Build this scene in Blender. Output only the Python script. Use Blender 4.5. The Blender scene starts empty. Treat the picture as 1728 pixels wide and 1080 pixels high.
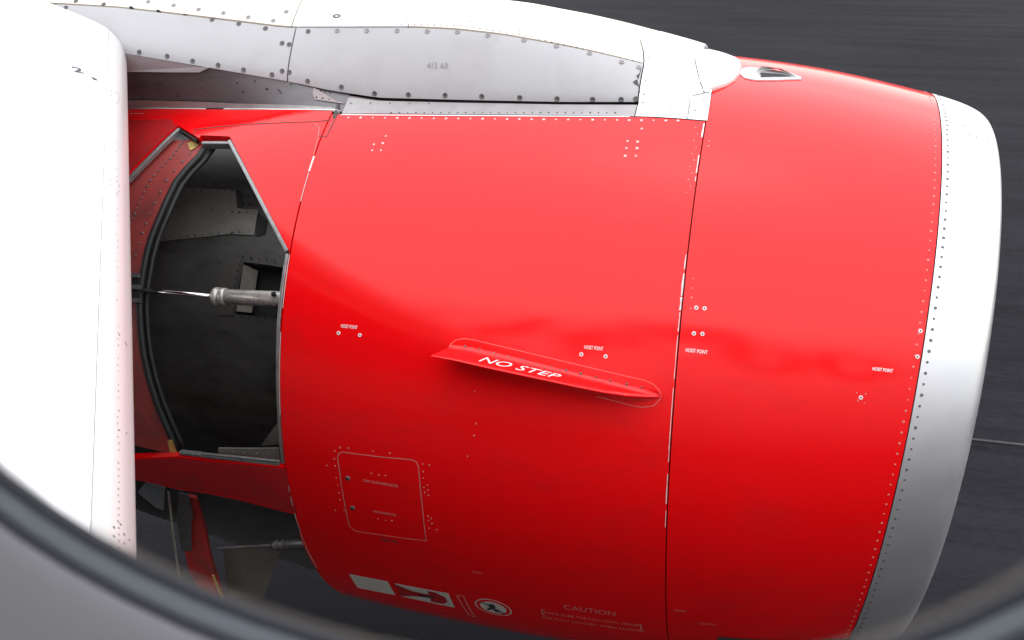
import bpy, math, random
import numpy as np
from mathutils import Vector, Matrix
from mathutils.bvhtree import BVHTree
from mathutils.geometry import delaunay_2d_cdt

random.seed(7)
SC = bpy.context.scene
COL = SC.collection

# ------------------------------------------------------------------ camera
PW, PH, FPX = 1728.0, 1080.0, 1848.98
CAM = Vector((0.29101, -3.94552, 2.17409))
RT = Vector((0.96661766, 0.25468787, -0.0280068)).normalized()
FW = Vector((-0.23904788, 0.85707343, -0.45637841)).normalized()
UP = RT.cross(FW).normalized()
cd = bpy.data.cameras.new("camera")
cam = bpy.data.objects.new("camera", cd)
COL.objects.link(cam)
SC.camera = cam
cam.matrix_world = Matrix(((RT.x, UP.x, -FW.x, CAM.x), (RT.y, UP.y, -FW.y, CAM.y), (RT.z, UP.z, -FW.z, CAM.z), (0, 0, 0, 1)))
cd.sensor_width = 36.0
cd.lens = FPX / PW * 36.0
cd.clip_start = 0.01
cd.clip_end = 3000
cd.dof.use_dof = True
cd.dof.focus_distance = 3.5
cd.dof.aperture_fstop = 9.5

# ------------------------------------------------------------------ light
SUN_EL, SUN_AZ = math.radians(84), math.radians(80)      # azimuth measured from +X (nose) towards +Y (outboard)
W = bpy.data.worlds.new("World")
SC.world = W
W.use_nodes = True
nt = W.node_tree
bg = nt.nodes["Background"]
sky = nt.nodes.new("ShaderNodeTexSky")
sky.sky_type = 'NISHITA'
sky.sun_disc = False
sky.sun_elevation = SUN_EL
sky.sun_rotation = math.pi / 2 - SUN_AZ
sky.dust_density = 0.6
sky.air_density = 2.5
sky.ozone_density = 1.0
hs = nt.nodes.new("ShaderNodeHueSaturation")             # an overcast sky: grey, with a trace of blue
hs.inputs["Saturation"].default_value = 0.22
nt.links.new(sky.outputs[0], hs.inputs["Color"])
nt.links.new(hs.outputs[0], bg.inputs[0])
bg.inputs[1].default_value = 0.15
sd = bpy.data.lights.new("sun", 'SUN')
sd.energy = 0.5
sd.angle = math.radians(120)
sd.color = (1.0, 0.96, 0.91)
so = bpy.data.objects.new("sun", sd)
COL.objects.link(so)
sv = Vector((math.cos(SUN_EL) * math.cos(SUN_AZ), math.cos(SUN_EL) * math.sin(SUN_AZ), math.sin(SUN_EL)))
so.rotation_euler = sv.to_track_quat('Z', 'Y').to_euler()
so.location = sv * 30
SC.view_settings.view_transform = 'Standard'
SC.view_settings.look = 'None'
SC.view_settings.exposure = 1.15
SC.view_settings.gamma = 1.0

# ------------------------------------------------------------------ materials
def mat(name, col, rough=0.5, metal=0.0, var=0.0, scale=8.0, bump=0.0, bscale=60.0, spec=0.5, rvar=0.0, stretch=None, dirt=None, dirt_amt=0.0, dirt_scale=5.0):
    m = bpy.data.materials.new(name)
    m.use_nodes = True
    t = m.node_tree
    b = t.nodes["Principled BSDF"]
    b.inputs["Base Color"].default_value = (*col, 1)
    b.inputs["Roughness"].default_value = rough
    b.inputs["Metallic"].default_value = metal
    b.inputs["Specular IOR Level"].default_value = spec
    tc = t.nodes.new("ShaderNodeTexCoord")
    src = tc.outputs["Object"]
    if stretch:
        mp = t.nodes.new("ShaderNodeMapping")
        mp.inputs["Scale"].default_value = stretch
        t.links.new(src, mp.inputs[0])
        src = mp.outputs[0]
    if var or rvar or dirt_amt:
        n = t.nodes.new("ShaderNodeTexNoise")
        n.inputs["Scale"].default_value = scale
        n.inputs["Detail"].default_value = 6
        n.inputs["Roughness"].default_value = 0.65
        t.links.new(src, n.inputs["Vector"])
        last = None
        if var:
            mr = t.nodes.new("ShaderNodeMapRange")
            mr.inputs[1].default_value = 0.3; mr.inputs[2].default_value = 0.7
            mr.inputs[3].default_value = 1 - var; mr.inputs[4].default_value = 1 + var
            t.links.new(n.outputs[0], mr.inputs[0])
            mx = t.nodes.new("ShaderNodeVectorMath"); mx.operation = 'SCALE'
            mx.inputs[0].default_value = col
            t.links.new(mr.outputs[0], mx.inputs["Scale"])
            last = mx.outputs[0]
            t.links.new(last, b.inputs["Base Color"])
        if dirt_amt:
            n2 = t.nodes.new("ShaderNodeTexNoise")
            n2.inputs["Scale"].default_value = dirt_scale
            n2.inputs["Detail"].default_value = 8
            n2.inputs["Roughness"].default_value = 0.7
            t.links.new(src, n2.inputs["Vector"])
            r2 = t.nodes.new("ShaderNodeMapRange")
            r2.inputs[1].default_value = 0.5; r2.inputs[2].default_value = 0.72
            r2.inputs[3].default_value = 0; r2.inputs[4].default_value = dirt_amt
            t.links.new(n2.outputs[0], r2.inputs[0])
            mi = t.nodes.new("ShaderNodeMix"); mi.data_type = 'RGBA'
            mi.inputs[6].default_value = (*col, 1)
            if last: t.links.new(last, mi.inputs[6])
            mi.inputs[7].default_value = (*dirt, 1)
            t.links.new(r2.outputs[0], mi.inputs[0])
            t.links.new(mi.outputs[2], b.inputs["Base Color"])
        if rvar:
            m3 = t.nodes.new("ShaderNodeMapRange")
            m3.inputs[1].default_value = 0.3; m3.inputs[2].default_value = 0.7
            m3.inputs[3].default_value = max(0.0, rough - rvar); m3.inputs[4].default_value = rough + rvar
            t.links.new(n.outputs[0], m3.inputs[0])
            t.links.new(m3.outputs[0], b.inputs["Roughness"])
    if bump:
        n3 = t.nodes.new("ShaderNodeTexNoise")
        n3.inputs["Scale"].default_value = bscale
        n3.inputs["Detail"].default_value = 4
        t.links.new(src, n3.inputs["Vector"])
        bp = t.nodes.new("ShaderNodeBump")
        bp.inputs["Strength"].default_value = bump
        bp.inputs["Distance"].default_value = 0.01
        t.links.new(n3.outputs[0], bp.inputs["Height"])
        t.links.new(bp.outputs[0], b.inputs["Normal"])
    return m

M = {}
M['red'] = mat('red_paint', (0.88, 0.003, 0.005), 0.14, var=0.05, scale=3, rvar=0.05, bump=0.02, bscale=3.5, spec=0.42, dirt=(0.42, 0.012, 0.014), dirt_amt=0.35, dirt_scale=6, stretch=(0.5, 1, 1))
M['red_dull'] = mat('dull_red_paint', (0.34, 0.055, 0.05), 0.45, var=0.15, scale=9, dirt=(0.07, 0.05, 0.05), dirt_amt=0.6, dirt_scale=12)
M['red_soil_shade'] = mat('soil_shade_red_paint', (0.45, 0.015, 0.018), 0.3, var=0.12, scale=7, dirt=(0.08, 0.05, 0.05), dirt_amt=0.45, dirt_scale=9)  # soiled red; on the upper sleeve it also carries painted wing shade
M['white'] = mat('white_paint', (0.80, 0.80, 0.81), 0.28, var=0.015, scale=4, bump=0.01, bscale=4)
M['white_tan'] = mat('tan_white_paint', (0.74, 0.67, 0.56), 0.32, var=0.03, scale=4, dirt=(0.60, 0.48, 0.33), dirt_amt=0.5, dirt_scale=3)
M['side'] = mat('shade_grey_white_paint', (0.40, 0.39, 0.40), 0.3, var=0.02, scale=4, dirt=(0.29, 0.265, 0.255), dirt_amt=0.45, dirt_scale=3.5)  # white greyed to put the pylon side's shade into the colour
M['slat'] = mat('slat_nose_shade_paint', (0.60, 0.585, 0.585), 0.32, var=0.02, scale=4)  # wing white greyed; the nose's curvature shading is painted in
M['lip'] = mat('satin_aluminium', (0.74, 0.74, 0.76), 0.42, 0.8, var=0.02, scale=6, rvar=0.05)
M['alu'] = mat('bare_aluminium', (0.62, 0.61, 0.60), 0.38, 1.0, var=0.12, scale=20, rvar=0.1)
M['trim'] = mat('trim_aluminium', (0.30, 0.31, 0.31), 0.42, 0.6, var=0.15, scale=25, dirt=(0.1, 0.1, 0.1), dirt_amt=0.5, dirt_scale=30)
M['strip'] = mat('grey_sealed_metal', (0.33, 0.31, 0.31), 0.42, 0.3, var=0.08, scale=14, dirt=(0.2, 0.185, 0.185), dirt_amt=0.5, dirt_scale=10)
M['titan'] = mat('dark_titanium', (0.155, 0.145, 0.15), 0.42, 0.5, var=0.12, scale=10, dirt=(0.07, 0.065, 0.065), dirt_amt=0.6, dirt_scale=7, stretch=(1, 1, 3))
M['patch'] = mat('pinkish_doubler', (0.33, 0.275, 0.275), 0.5, 0.2, var=0.1, scale=16)
M['duct'] = mat('duct_liner', (0.075, 0.076, 0.071), 0.42, 0.4, var=0.25, scale=7, dirt=(0.012, 0.012, 0.012), dirt_amt=0.7, dirt_scale=4, stretch=(1, 2, 2))
M['duct2'] = mat('duct_doubler', (0.075, 0.073, 0.066), 0.45, 0.35, var=0.12, scale=12)
M['liner'] = mat('pale_duct_liner', (0.5, 0.52, 0.53), 0.5, 0.1, var=0.2, scale=5)
M['plate'] = mat('duct_plate', (0.19, 0.185, 0.165), 0.45, 0.35, var=0.12, scale=12, dirt=(0.06, 0.06, 0.053), dirt_amt=0.5, dirt_scale=8)
M['black'] = mat('black_void', (0.012, 0.012, 0.013), 0.7)
M['rubber'] = mat('black_rubber_seal', (0.016, 0.017, 0.018), 0.5, var=0.3, scale=30)
M['seam'] = mat('seam_sealant', (0.06, 0.05, 0.05), 0.7)
M['chip'] = mat('pale_sealant', (0.70, 0.66, 0.64), 0.6, var=0.15, scale=60)
M['pale'] = mat('pale_metal', (0.40, 0.37, 0.32), 0.45, 0.3, var=0.15, scale=18)
M['fast'] = mat('fastener_grey', (0.085, 0.08, 0.08), 0.42, 0.6, var=0.3, scale=80)
M['fastrim'] = mat('fastener_recess', (0.24, 0.23, 0.23), 0.5, 0.4)
M['rivet'] = mat('rivet_grey', (0.14, 0.14, 0.145), 0.5, 0.3)
M['rivet_pale'] = mat('rivet_pale_red', (0.70, 0.22, 0.20), 0.45)
M['print'] = mat('white_print', (0.82, 0.80, 0.80), 0.5)
M['print2'] = mat('pale_pink_heads', (0.74, 0.50, 0.47), 0.5)
M['printdark'] = mat('dark_print', (0.03, 0.03, 0.04), 0.6)
M['printgrey'] = mat('grey_print', (0.28, 0.27, 0.28), 0.6)
M['decal'] = mat('pale_decal', (0.62, 0.62, 0.58), 0.45, var=0.08, scale=20)
M['yellow'] = mat('yellow_primer', (0.50, 0.36, 0.10), 0.6, var=0.3, scale=60)
M['steel'] = mat('actuator_steel', (0.50, 0.475, 0.445), 0.30, 0.45, var=0.15, scale=30, rvar=0.1, dirt=(0.12, 0.10, 0.09), dirt_amt=0.5, dirt_scale=25)
M['chrome'] = mat('rod_chrome', (0.75, 0.75, 0.77), 0.08, 1.0)
M['lining'] = mat('cabin_lining', (0.21, 0.20, 0.222), 0.6, bump=0.05, bscale=300)
M['gasket'] = mat('dark_gasket', (0.02, 0.021, 0.03), 0.6)
M['pane_band'] = mat('pane_rim', (0.115, 0.13, 0.148), 0.35)
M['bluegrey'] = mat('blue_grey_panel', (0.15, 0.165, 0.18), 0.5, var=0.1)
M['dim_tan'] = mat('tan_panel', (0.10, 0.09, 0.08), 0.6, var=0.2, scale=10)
M['glassdark'] = mat('dark_window_glass', (0.02, 0.022, 0.025), 0.08)

# ------------------------------------------------------------------ asphalt
def asphalt():
    m = bpy.data.materials.new('asphalt')
    m.use_nodes = True
    t = m.node_tree
    b = t.nodes["Principled BSDF"]
    b.inputs["Roughness"].default_value = 0.75
    b.inputs["Specular IOR Level"].default_value = 0.03
    tc = t.nodes.new("ShaderNodeTexCoord")
    def noise(scale, st, det):
        mp = t.nodes.new("ShaderNodeMapping"); mp.inputs["Scale"].default_value = st
        t.links.new(tc.outputs["Object"], mp.inputs[0])
        n = t.nodes.new("ShaderNodeTexNoise"); n.inputs["Scale"].default_value = scale
        n.inputs["Detail"].default_value = det; n.inputs["Roughness"].default_value = 0.6
        t.links.new(mp.outputs[0], n.inputs["Vector"])
        return n.outputs[0]
    a = noise(1.0, (0.25, 5.0, 1), 5)       # tyre-rubber and grooving streaks along the runway
    c = noise(0.35, (0.6, 1.0, 1), 4)       # broad patches
    d = noise(24.0, (0.5, 1.5, 1), 3)       # aggregate
    ad = t.nodes.new("ShaderNodeMath"); ad.operation = 'ADD'
    t.links.new(a, ad.inputs[0]); t.links.new(c, ad.inputs[1])
    ad2 = t.nodes.new("ShaderNodeMath"); ad2.operation = 'MULTIPLY_ADD'
    t.links.new(d, ad2.inputs[0]); ad2.inputs[1].default_value = 0.8
    t.links.new(ad.outputs[0], ad2.inputs[2])
    cr = t.nodes.new("ShaderNodeMapRange")
    cr.inputs[1].default_value = 1.0; cr.inputs[2].default_value = 1.6
    t.links.new(ad2.outputs[0], cr.inputs[0])
    mi = t.nodes.new("ShaderNodeMix"); mi.data_type = 'RGBA'
    mi.inputs[6].default_value = (0.0100, 0.0094, 0.0120, 1)
    mi.inputs[7].default_value = (0.0220, 0.0210, 0.0255, 1)
    t.links.new(cr.outputs[0], mi.inputs[0])
    t.links.new(mi.outputs[2], b.inputs["Base Color"])
    return m
M['asphalt'] = asphalt()

# translucent band that paints the surround's reflection in the window pane
def pane_reflection():
    m = bpy.data.materials.new('pane_reflection_band')
    m.use_nodes = True
    t = m.node_tree
    b = t.nodes["Principled BSDF"]
    b.inputs["Base Color"].default_value = (0.30, 0.265, 0.24, 1)
    b.inputs["Roughness"].default_value = 0.4
    tr = t.nodes.new("ShaderNodeBsdfTransparent")
    mx = t.nodes.new("ShaderNodeMixShader"); mx.inputs[0].default_value = 0.30
    t.links.new(tr.outputs[0], mx.inputs[1]); t.links.new(b.outputs[0], mx.inputs[2])
    t.links.new(mx.outputs[0], t.nodes["Material Output"].inputs["Surface"])
    return m
M['pane_reflection'] = pane_reflection()

# ------------------------------------------------------------------ helpers
def ray(px, py):
    d = RT * ((px - PW / 2) / FPX) - UP * ((py - PH / 2) / FPX) + FW
    return d.normalized()
def at_y(px, py, Y):
    d = ray(px, py); return CAM + d * ((Y - CAM.y) / d.y)
def at_z(px, py, Z):
    d = ray(px, py); return CAM + d * ((Z - CAM.z) / d.z)

def thing(name, label, cat, loc=(0, 0, 0), group=None):
    o = bpy.data.objects.new(name, None)
    o.empty_display_size = 0.1
    COL.objects.link(o)
    o.location = loc
    o['label'] = label; o['category'] = cat
    if group: o['group'] = group
    return o

def parent_to(o, p):
    if p is not None:
        o.parent = p
        o.matrix_parent_inverse = Matrix.Translation(-world_loc(p))
def world_loc(o):
    v = Vector(o.location)
    q = o.parent
    if q is not None:
        v = v + world_loc(q) - world_loc(q) if q.parent is None and o.get('abs') else v
    return v if o.parent is None else Vector((0, 0, 0)) + ROOTLOC.get(o.name, Vector((0, 0, 0)))
ROOTLOC = {}

def link(name, me, m, parent=None, stuff=False, label=None):
    """Link a mesh whose vertices are in world coordinates as one object."""
    o = bpy.data.objects.new(name, me)
    COL.objects.link(o)
    if m is not None:
        me.materials.clear()
        me.materials.append(m if not isinstance(m, str) else M[m])
    if parent is not None:
        o.parent = parent
        top = parent
        while top.parent is not None: top = top.parent
        if parent.parent is None:                     # thing root is an Empty placed at its base
            o.matrix_parent_inverse = Matrix.Translation(-Vector(parent.location))
    if stuff: o['kind'] = 'stuff'
    if label: o['label'] = label
    return o

def mesh_from(verts, faces, smooth=True, normals=None):
    me = bpy.data.meshes.new('m')
    me.from_pydata([tuple(v) for v in verts], [], faces)
    if smooth:
        me.polygons.foreach_set('use_smooth', [True] * len(me.polygons))
    me.update()
    if normals is not None:
        me.normals_split_custom_set([tuple(n) for n in normals])
    return me

def in_poly(x, y, P):
    c = False; j = len(P) - 1
    for i in range(len(P)):
        if (P[i][1] > y) != (P[j][1] > y) and x < (P[j][0] - P[i][0]) * (y - P[i][1]) / (P[j][1] - P[i][1]) + P[i][0]:
            c = not c
        j = i
    return c

def area(P):
    return 0.5 * sum(P[i - 1][0] * P[i][1] - P[i][0] * P[i - 1][1] for i in range(len(P)))

def inset(P, d):
    """Offset a closed polygon inward by d (outward for negative d)."""
    if area(P) < 0: P = P[::-1]
    n = len(P); out = []
    for i in range(n):
        a, b, c = Vector(P[i - 1]), Vector(P[i]), Vector(P[(i + 1) % n])
        e1 = (b - a).normalized(); e2 = (c - b).normalized()
        n1 = Vector((-e1.y, e1.x)); n2 = Vector((-e2.y, e2.x))
        m = n1 + n2
        k = 1 + n1.dot(n2)
        out.append(tuple(b + m * (d / max(k, 0.35))))
    return out

def densify(P, step):
    out = []
    n = len(P)
    for i in range(n):
        a, b = P[i], P[(i + 1) % n]
        L = math.hypot(b[0] - a[0], b[1] - a[1])
        k = max(1, int(math.ceil(L / step)))
        for j in range(k):
            out.append((a[0] + (b[0] - a[0]) * j / k, a[1] + (b[1] - a[1]) * j / k))
    return out

def seg_dist(x, y, P):
    P = np.asarray(P); A = P; B = np.roll(P, -1, 0); AB = B - A
    t = np.clip(((x - A[:, 0]) * AB[:, 0] + (y - A[:, 1]) * AB[:, 1]) / np.maximum((AB ** 2).sum(1), 1e-12), 0, 1)
    return math.sqrt((((A + AB * t[:, None]) - (x, y)) ** 2).sum(1).min())

def panel(name, P, mapf, m, parent=None, holes=(), off=0.0, thick=0.012, grid=0.05, gap=0.0, label=None, stuff=False, flat=False, edge_mat=None):
    """A skin panel: polygon P in surface coordinates (u, v in metres), laid on the surface mapf(u, v, off), edges folded inward by thick."""
    if area(P) < 0: P = P[::-1]
    if gap: P = inset(P, gap)
    P = densify(P, grid)
    H = []
    for h in holes:
        if area(h) < 0: h = h[::-1]
        if gap: h = inset(h, -gap)
        H.append(densify(h, grid))
    pts = list(P); edges = [(i, (i + 1) % len(P)) for i in range(len(P))]
    for h in H:
        s = len(pts); pts += h
        edges += [(s + i, s + (i + 1) % len(h)) for i in range(len(h))]
    us = [p[0] for p in P]; vs = [p[1] for p in P]
    nu = int((max(us) - min(us)) / grid); nv = int((max(vs) - min(vs)) / grid)
    loops = [P] + H
    for i in range(1, nu + 1):
        for j in range(1, nv + 1):
            u = min(us) + (max(us) - min(us)) * i / (nu + 1); v = min(vs) + (max(vs) - min(vs)) * j / (nv + 1)
            if in_poly(u, v, P) and not any(in_poly(u, v, h) for h in H) and all(seg_dist(u, v, l) > grid * 0.4 for l in loops):
                pts.append((u, v))
    vo, _e, fo, *_ = delaunay_2d_cdt([Vector(p) for p in pts], edges, [], 0, 1e-7)
    tris = []
    for f in fo:
        cx = sum(vo[i][0] for i in f) / len(f); cy = sum(vo[i][1] for i in f) / len(f)
        if in_poly(cx, cy, P) and not any(in_poly(cx, cy, h) for h in H):
            a = sum(vo[f[i - 1]][0] * vo[f[i]][1] - vo[f[i]][0] * vo[f[i - 1]][1] for i in range(len(f)))
            tris.append(tuple(f) if a > 0 else tuple(reversed(f)))
    offf = off if callable(off) else (lambda u, v: off)
    def pos(u, v, extra=0.0): return mapf(u, v, offf(u, v) + extra)
    V = [pos(v[0], v[1]) for v in vo]
    e = 1e-3
    N = []
    for v in vo:
        u, w = v
        n = (pos(u + e, w) - pos(u - e, w)).cross(pos(u, w + e) - pos(u, w - e))
        N.append(n.normalized())
    # orient: mapf's normal must point to growing off
    if len(vo) and N[0].dot(pos(vo[0][0], vo[0][1], 0.01) - V[0]) < 0:
        N = [-n for n in N]; tris = [tuple(reversed(t)) for t in tris]
    faces = list(tris)
    LN = [N[i] for t in tris for i in t]
    if thick:
        for l in loops:
            s = len(V)
            for (u, v) in l:
                V.append(pos(u, v)); V.append(pos(u, v, -thick))
            k = len(l)
            for i in range(k):
                a, b = s + 2 * i, s + 2 * ((i + 1) % k)
                f = (a, a + 1, b + 1, b)
                n = (V[b] - V[a]).cross(V[a + 1] - V[a])
                n = n.normalized() if n.length > 1e-12 else Vector((0, 0, 1))
                faces.append(f); LN += [-n] * 4
    me = mesh_from(V, faces, True, LN)
    return link(name, me, m, parent, stuff, label)

# nacelle profile (natural cubic spline through stations)
XS = np.array([-3.6, -2.7, -2.0, -1.305, -0.65, 0.0, 0.35, 0.649])
RS = np.array([0.76, 0.945, 1.066, 1.1585, 1.190, 1.180, 1.142, 1.0787])
def spline(xs, ys):
    n = len(xs); h = np.diff(xs)
    A = np.zeros((n, n)); r = np.zeros(n)
    A[0, 0] = A[-1, -1] = 1
    for i in range(1, n - 1):
        A[i, i - 1] = h[i - 1]; A[i, i] = 2 * (h[i - 1] + h[i]); A[i, i + 1] = h[i]
        r[i] = 6 * ((ys[i + 1] - ys[i]) / h[i] - (ys[i] - ys[i - 1]) / h[i - 1])
    m = np.linalg.solve(A, r)
    def f(x):
        i = int(min(max(np.searchsorted(xs, x) - 1, 0), n - 2))
        t = x - xs[i]; hi = h[i]
        return float(ys[i] + t * ((ys[i + 1] - ys[i]) / hi - hi * (2 * m[i] + m[i + 1]) / 6) + t * t * m[i] / 2 + t ** 3 * (m[i + 1] - m[i]) / (6 * hi))
    return f
RX = spline(XS, RS)
def KX(x): return float(np.interp(x, [-1.305, 0, 0.649], [-0.02, -0.013, 0.089]))
UR = 1.17                                   # metres of girth coordinate per radian
def S(x, u, off=0.0):
    """Nacelle surface: station x, girth u (u = UR * angle, 0 faces the cabin, positive upwards)."""
    th = u / UR
    R = RX(x) + off
    s = math.sin(th)
    zc = -0.009 * min(max(x, 0), 0.649) / 0.649
    return Vector((x + KX(x) * s, -R * math.cos(th), R * s + zc))
def deg(a): return UR * math.radians(a)
def on_nac(px, py, off=0.0, Rf=None):
    d = ray(px, py); t = 2.0; Rf = Rf or RX
    def inside(t):
        P = CAM + d * t
        return math.hypot(P.y, P.z) < Rf(P.x) + off
    while t < 7 and not inside(t): t += 0.01
    if t >= 7: raise ValueError('miss %s %s' % (px, py))
    lo, hi = t - 0.01, t
    for _ in range(30):
        mdl = (lo + hi) / 2
        if inside(mdl): hi = mdl
        else: lo = mdl
    P = CAM + d * hi
    th = math.atan2(P.z, -P.y)
    if Rf is RX:
        x = P.x
        for _ in range(4): x = P.x - KX(x) * math.sin(th)
        return (x, th * UR)
    return (P.x, th * UR)
def nac(pts, off=0.0): return [on_nac(p[0], p[1], off) for p in pts]

def text_mesh(s, size, shear=0.0, bold=0.0):
    c = bpy.data.curves.new('t', 'FONT')
    c.body = s; c.size = size; c.align_x = 'CENTER'; c.align_y = 'CENTER'; c.shear = shear; c.resolution_u = 3
    c.offset = bold
    o = bpy.data.objects.new('t', c); COL.objects.link(o)
    dg = bpy.context.evaluated_depsgraph_get(); dg.update()
    me = o.evaluated_get(dg).to_mesh()
    V = [tuple(v.co) for v in me.vertices]; F = [tuple(p.vertices) for p in me.polygons]
    o.evaluated_get(dg).to_mesh_clear()
    bpy.data.objects.remove(o); bpy.data.curves.remove(c)
    return V, F

def lettering(name, s, size, place, m, parent, ang=0.0, sx=1.0, bold=0.0, label=None):
    """Flat print: text laid on a surface; place(a, b) maps text coordinates in metres to a point."""
    V, F = text_mesh(s, size, bold=bold)
    ca, sa = math.cos(ang), math.sin(ang)
    W_ = [place(v[0] * sx * ca - v[1] * sa, v[0] * sx * sa + v[1] * ca) for v in V]
    return link(name, mesh_from(W_, F, False), m, parent, label=label)

def dots(name, pts, m, parent, r=0.004, h=0.0012, n=8, stuff=True):
    """Rivet heads: pts are (point, normal)."""
    V, F = [], []
    r0 = r; DR = random.Random(len(pts))
    for (p, nrm) in pts:
        a = nrm.orthogonal().normalized(); b = nrm.cross(a)
        r = r0 * DR.uniform(0.72, 1.12)
        s = len(V)
        for k in range(n):
            w = 2 * math.pi * k / n
            V.append(p + (a * math.cos(w) + b * math.sin(w)) * r)
        for k in range(n):
            w = 2 * math.pi * k / n
            V.append(p + (a * math.cos(w) + b * math.sin(w)) * r * 0.7 + nrm * h)
        for k in range(n):
            j = (k + 1) % n
            F.append((s + k, s + j, s + n + j, s + n + k))
        F.append(tuple(s + n + k for k in range(n)))
    return link(name, mesh_from(V, F, False), m, parent, stuff)

def nrm_S(x, u):
    e = 2e-3
    n = (S(x + e, u) - S(x - e, u)).cross(S(x, u + e) - S(x, u - e)).normalized()
    return n if n.dot(S(x, u, 0.01) - S(x, u)) > 0 else -n
def sdots(name, xu, m, parent, r=0.004, h=0.0012, off=0.0003):
    return dots(name, [(S(x, u, off), nrm_S(x, u)) for x, u in xu], m, parent, r, h)

def tube(path, r, n=10, cap=True):
    V, F = [], []
    path = [Vector(p) for p in path]
    rr = r if isinstance(r, (list, tuple)) else [r] * len(path)
    ref = None
    for i, p in enumerate(path):
        d = (path[min(i + 1, len(path) - 1)] - path[max(i - 1, 0)]).normalized()
        if ref is None: ref = d.orthogonal().normalized()
        a = (ref - d * ref.dot(d)).normalized(); b = d.cross(a); ref = a
        for k in range(n):
            w = 2 * math.pi * k / n
            V.append(p + (a * math.cos(w) + b * math.sin(w)) * rr[i])
    for i in range(len(path) - 1):
        for k in range(n):
            j = (k + 1) % n
            F.append((i * n + k, i * n + j, (i + 1) * n + j, (i + 1) * n + k))
    if cap:
        F.append(tuple(reversed(range(n)))); F.append(tuple((len(path) - 1) * n + k for k in range(n)))
    return V, F

def bar(path, w, h, nf):
    """A rectangular bar along a path; nf(i) gives the 'up' direction at each point."""
    V, F = [], []
    path = [Vector(p) for p in path]
    for i, p in enumerate(path):
        d = (path[min(i + 1, len(path) - 1)] - path[max(i - 1, 0)]).normalized()
        up = nf(i); up = (up - d * up.dot(d)).normalized(); sd_ = d.cross(up)
        for (a, b) in ((-1, 0), (1, 0), (1, -1), (-1, -1)):
            V.append(p + sd_ * (a * w / 2) + up * (b * h))
    for i in range(len(path) - 1):
        for k in range(4):
            j = (k + 1) % 4
            F.append((i * 4 + k, i * 4 + j, (i + 1) * 4 + j, (i + 1) * 4 + k))
    F.append((3, 2, 1, 0)); e = (len(path) - 1) * 4; F.append((e, e + 1, e + 2, e + 3))
    return V, F

def add_bevel(o, w, seg=2):
    md = o.modifiers.new('b', 'BEVEL'); md.width = w; md.segments = seg; md.limit_method = 'ANGLE'; md.angle_limit = math.radians(40)
    return o

def grid_mesh(rows, smooth=True, closed_u=False):
    n = len(rows[0]); V = [p for r in rows for p in r]; F = []
    for i in range(len(rows) - 1):
        for k in range(n - 1 + (1 if closed_u else 0)):
            j = (k + 1) % n
            F.append((i * n + k, i * n + j, (i + 1) * n + j, (i + 1) * n + k))
    return mesh_from(V, F, smooth)

# ------------------------------------------------------------------ ground
GZ = -1.78
def sheet(name, x0, y0, x1, y1, z, m, parent=None):
    me = mesh_from([(x0, y0, z), (x1, y0, z), (x1, y1, z), (x0, y1, z)], [(0, 1, 2, 3)], False)
    return link(name, me, m, parent)
run = sheet('runway', -700, -700, 700, 700, GZ, 'asphalt')
run['kind'] = 'structure'
ln = at_z(1690, 747, GZ)
M['line'] = mat('worn_line_paint', (0.026, 0.025, 0.026), 0.8, var=0.5, scale=9)
sheet('painted_line', ln.x - 0.62, ln.y - 0.012, ln.x + 60, ln.y + 0.012, GZ + 0.004, 'line', run)

# ------------------------------------------------------------------ fuselage outside
FY, FZ, FR = -5.60, 1.75, 1.97
def FS(x, v, off=0.0):                       # v: girth in metres, 0 = outboard horizontal
    a = v / FR
    return Vector((x, FY + (FR + off) * math.cos(a), FZ + (FR + off) * math.sin(a)))
def fz(z): return FR * math.asin((z - FZ) / FR)
def oval(cx, cz, a, b, n=28, e=2.6):
    P = []
    for k in range(n):
        w = 2 * math.pi * k / n
        c, s = math.cos(w), math.sin(w)
        P.append((cx + a * math.copysign(abs(c) ** (2 / e), c), cz + b * math.copysign(abs(s) ** (2 / e), s)))
    return P
fus = thing('aircraft_fuselage', 'white aircraft fuselage side mirrored in the red engine cowl', 'fuselage', (0.2, -3.7, GZ))
hole = oval(0.2, fz(2.12), 0.26, 0.29)
panel('fuselage_skin', [(-9, FR * math.radians(-100)), (9, FR * math.radians(-100)), (9, FR * math.radians(100)), (-9, FR * math.radians(100))], FS, 'white', fus, holes=[hole], grid=0.25, thick=0.02)
for k in range(-9, 10):
    if k == 0: continue
    panel('fuselage_window', oval(0.2 + 0.533 * k, fz(2.12), 0.115, 0.165), FS, 'glassdark', fus, off=0.003, thick=0.002, grid=0.08)
M['title'] = mat('red_title_paint', (0.55, 0.01, 0.012), 0.25)
for (cx0, cv0, a0, b0, w0) in ((1.02, 0.33, 0.5, 0.36, 0.15), (1.98, 0.34, 0.40, 0.42, 0.14)):
    panel('title_lettering', oval(cx0, cv0, a0, b0, 30, 2.2), FS, M['title'], fus, holes=[oval(cx0, cv0, a0 - w0, b0 - w0, 30, 2.2)], off=0.006, thick=0, grid=0.15)
for P_ in ([(-0.85, -0.1), (-0.6, -0.1), (-0.45, 0.8), (-0.72, 0.8)], [(-1.7, 0.05), (-1.2, 0.3), (-1.0, 0.95), (-1.25, 0.95), (-1.4, 0.5), (-1.75, 0.3)], [(-2.7, 0.0), (-2.4, 0.0), (-1.95, 0.9), (-2.25, 0.9)]):
    panel('title_lettering', P_, FS, M['title'], fus, off=0.006, thick=0, grid=0.15)
def ring_poly(cx, cv, a, b, w):
    return oval(cx, cv, a, b, 30, 2.2), oval(cx, cv, a - w, b - w, 30, 2.2)

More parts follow.
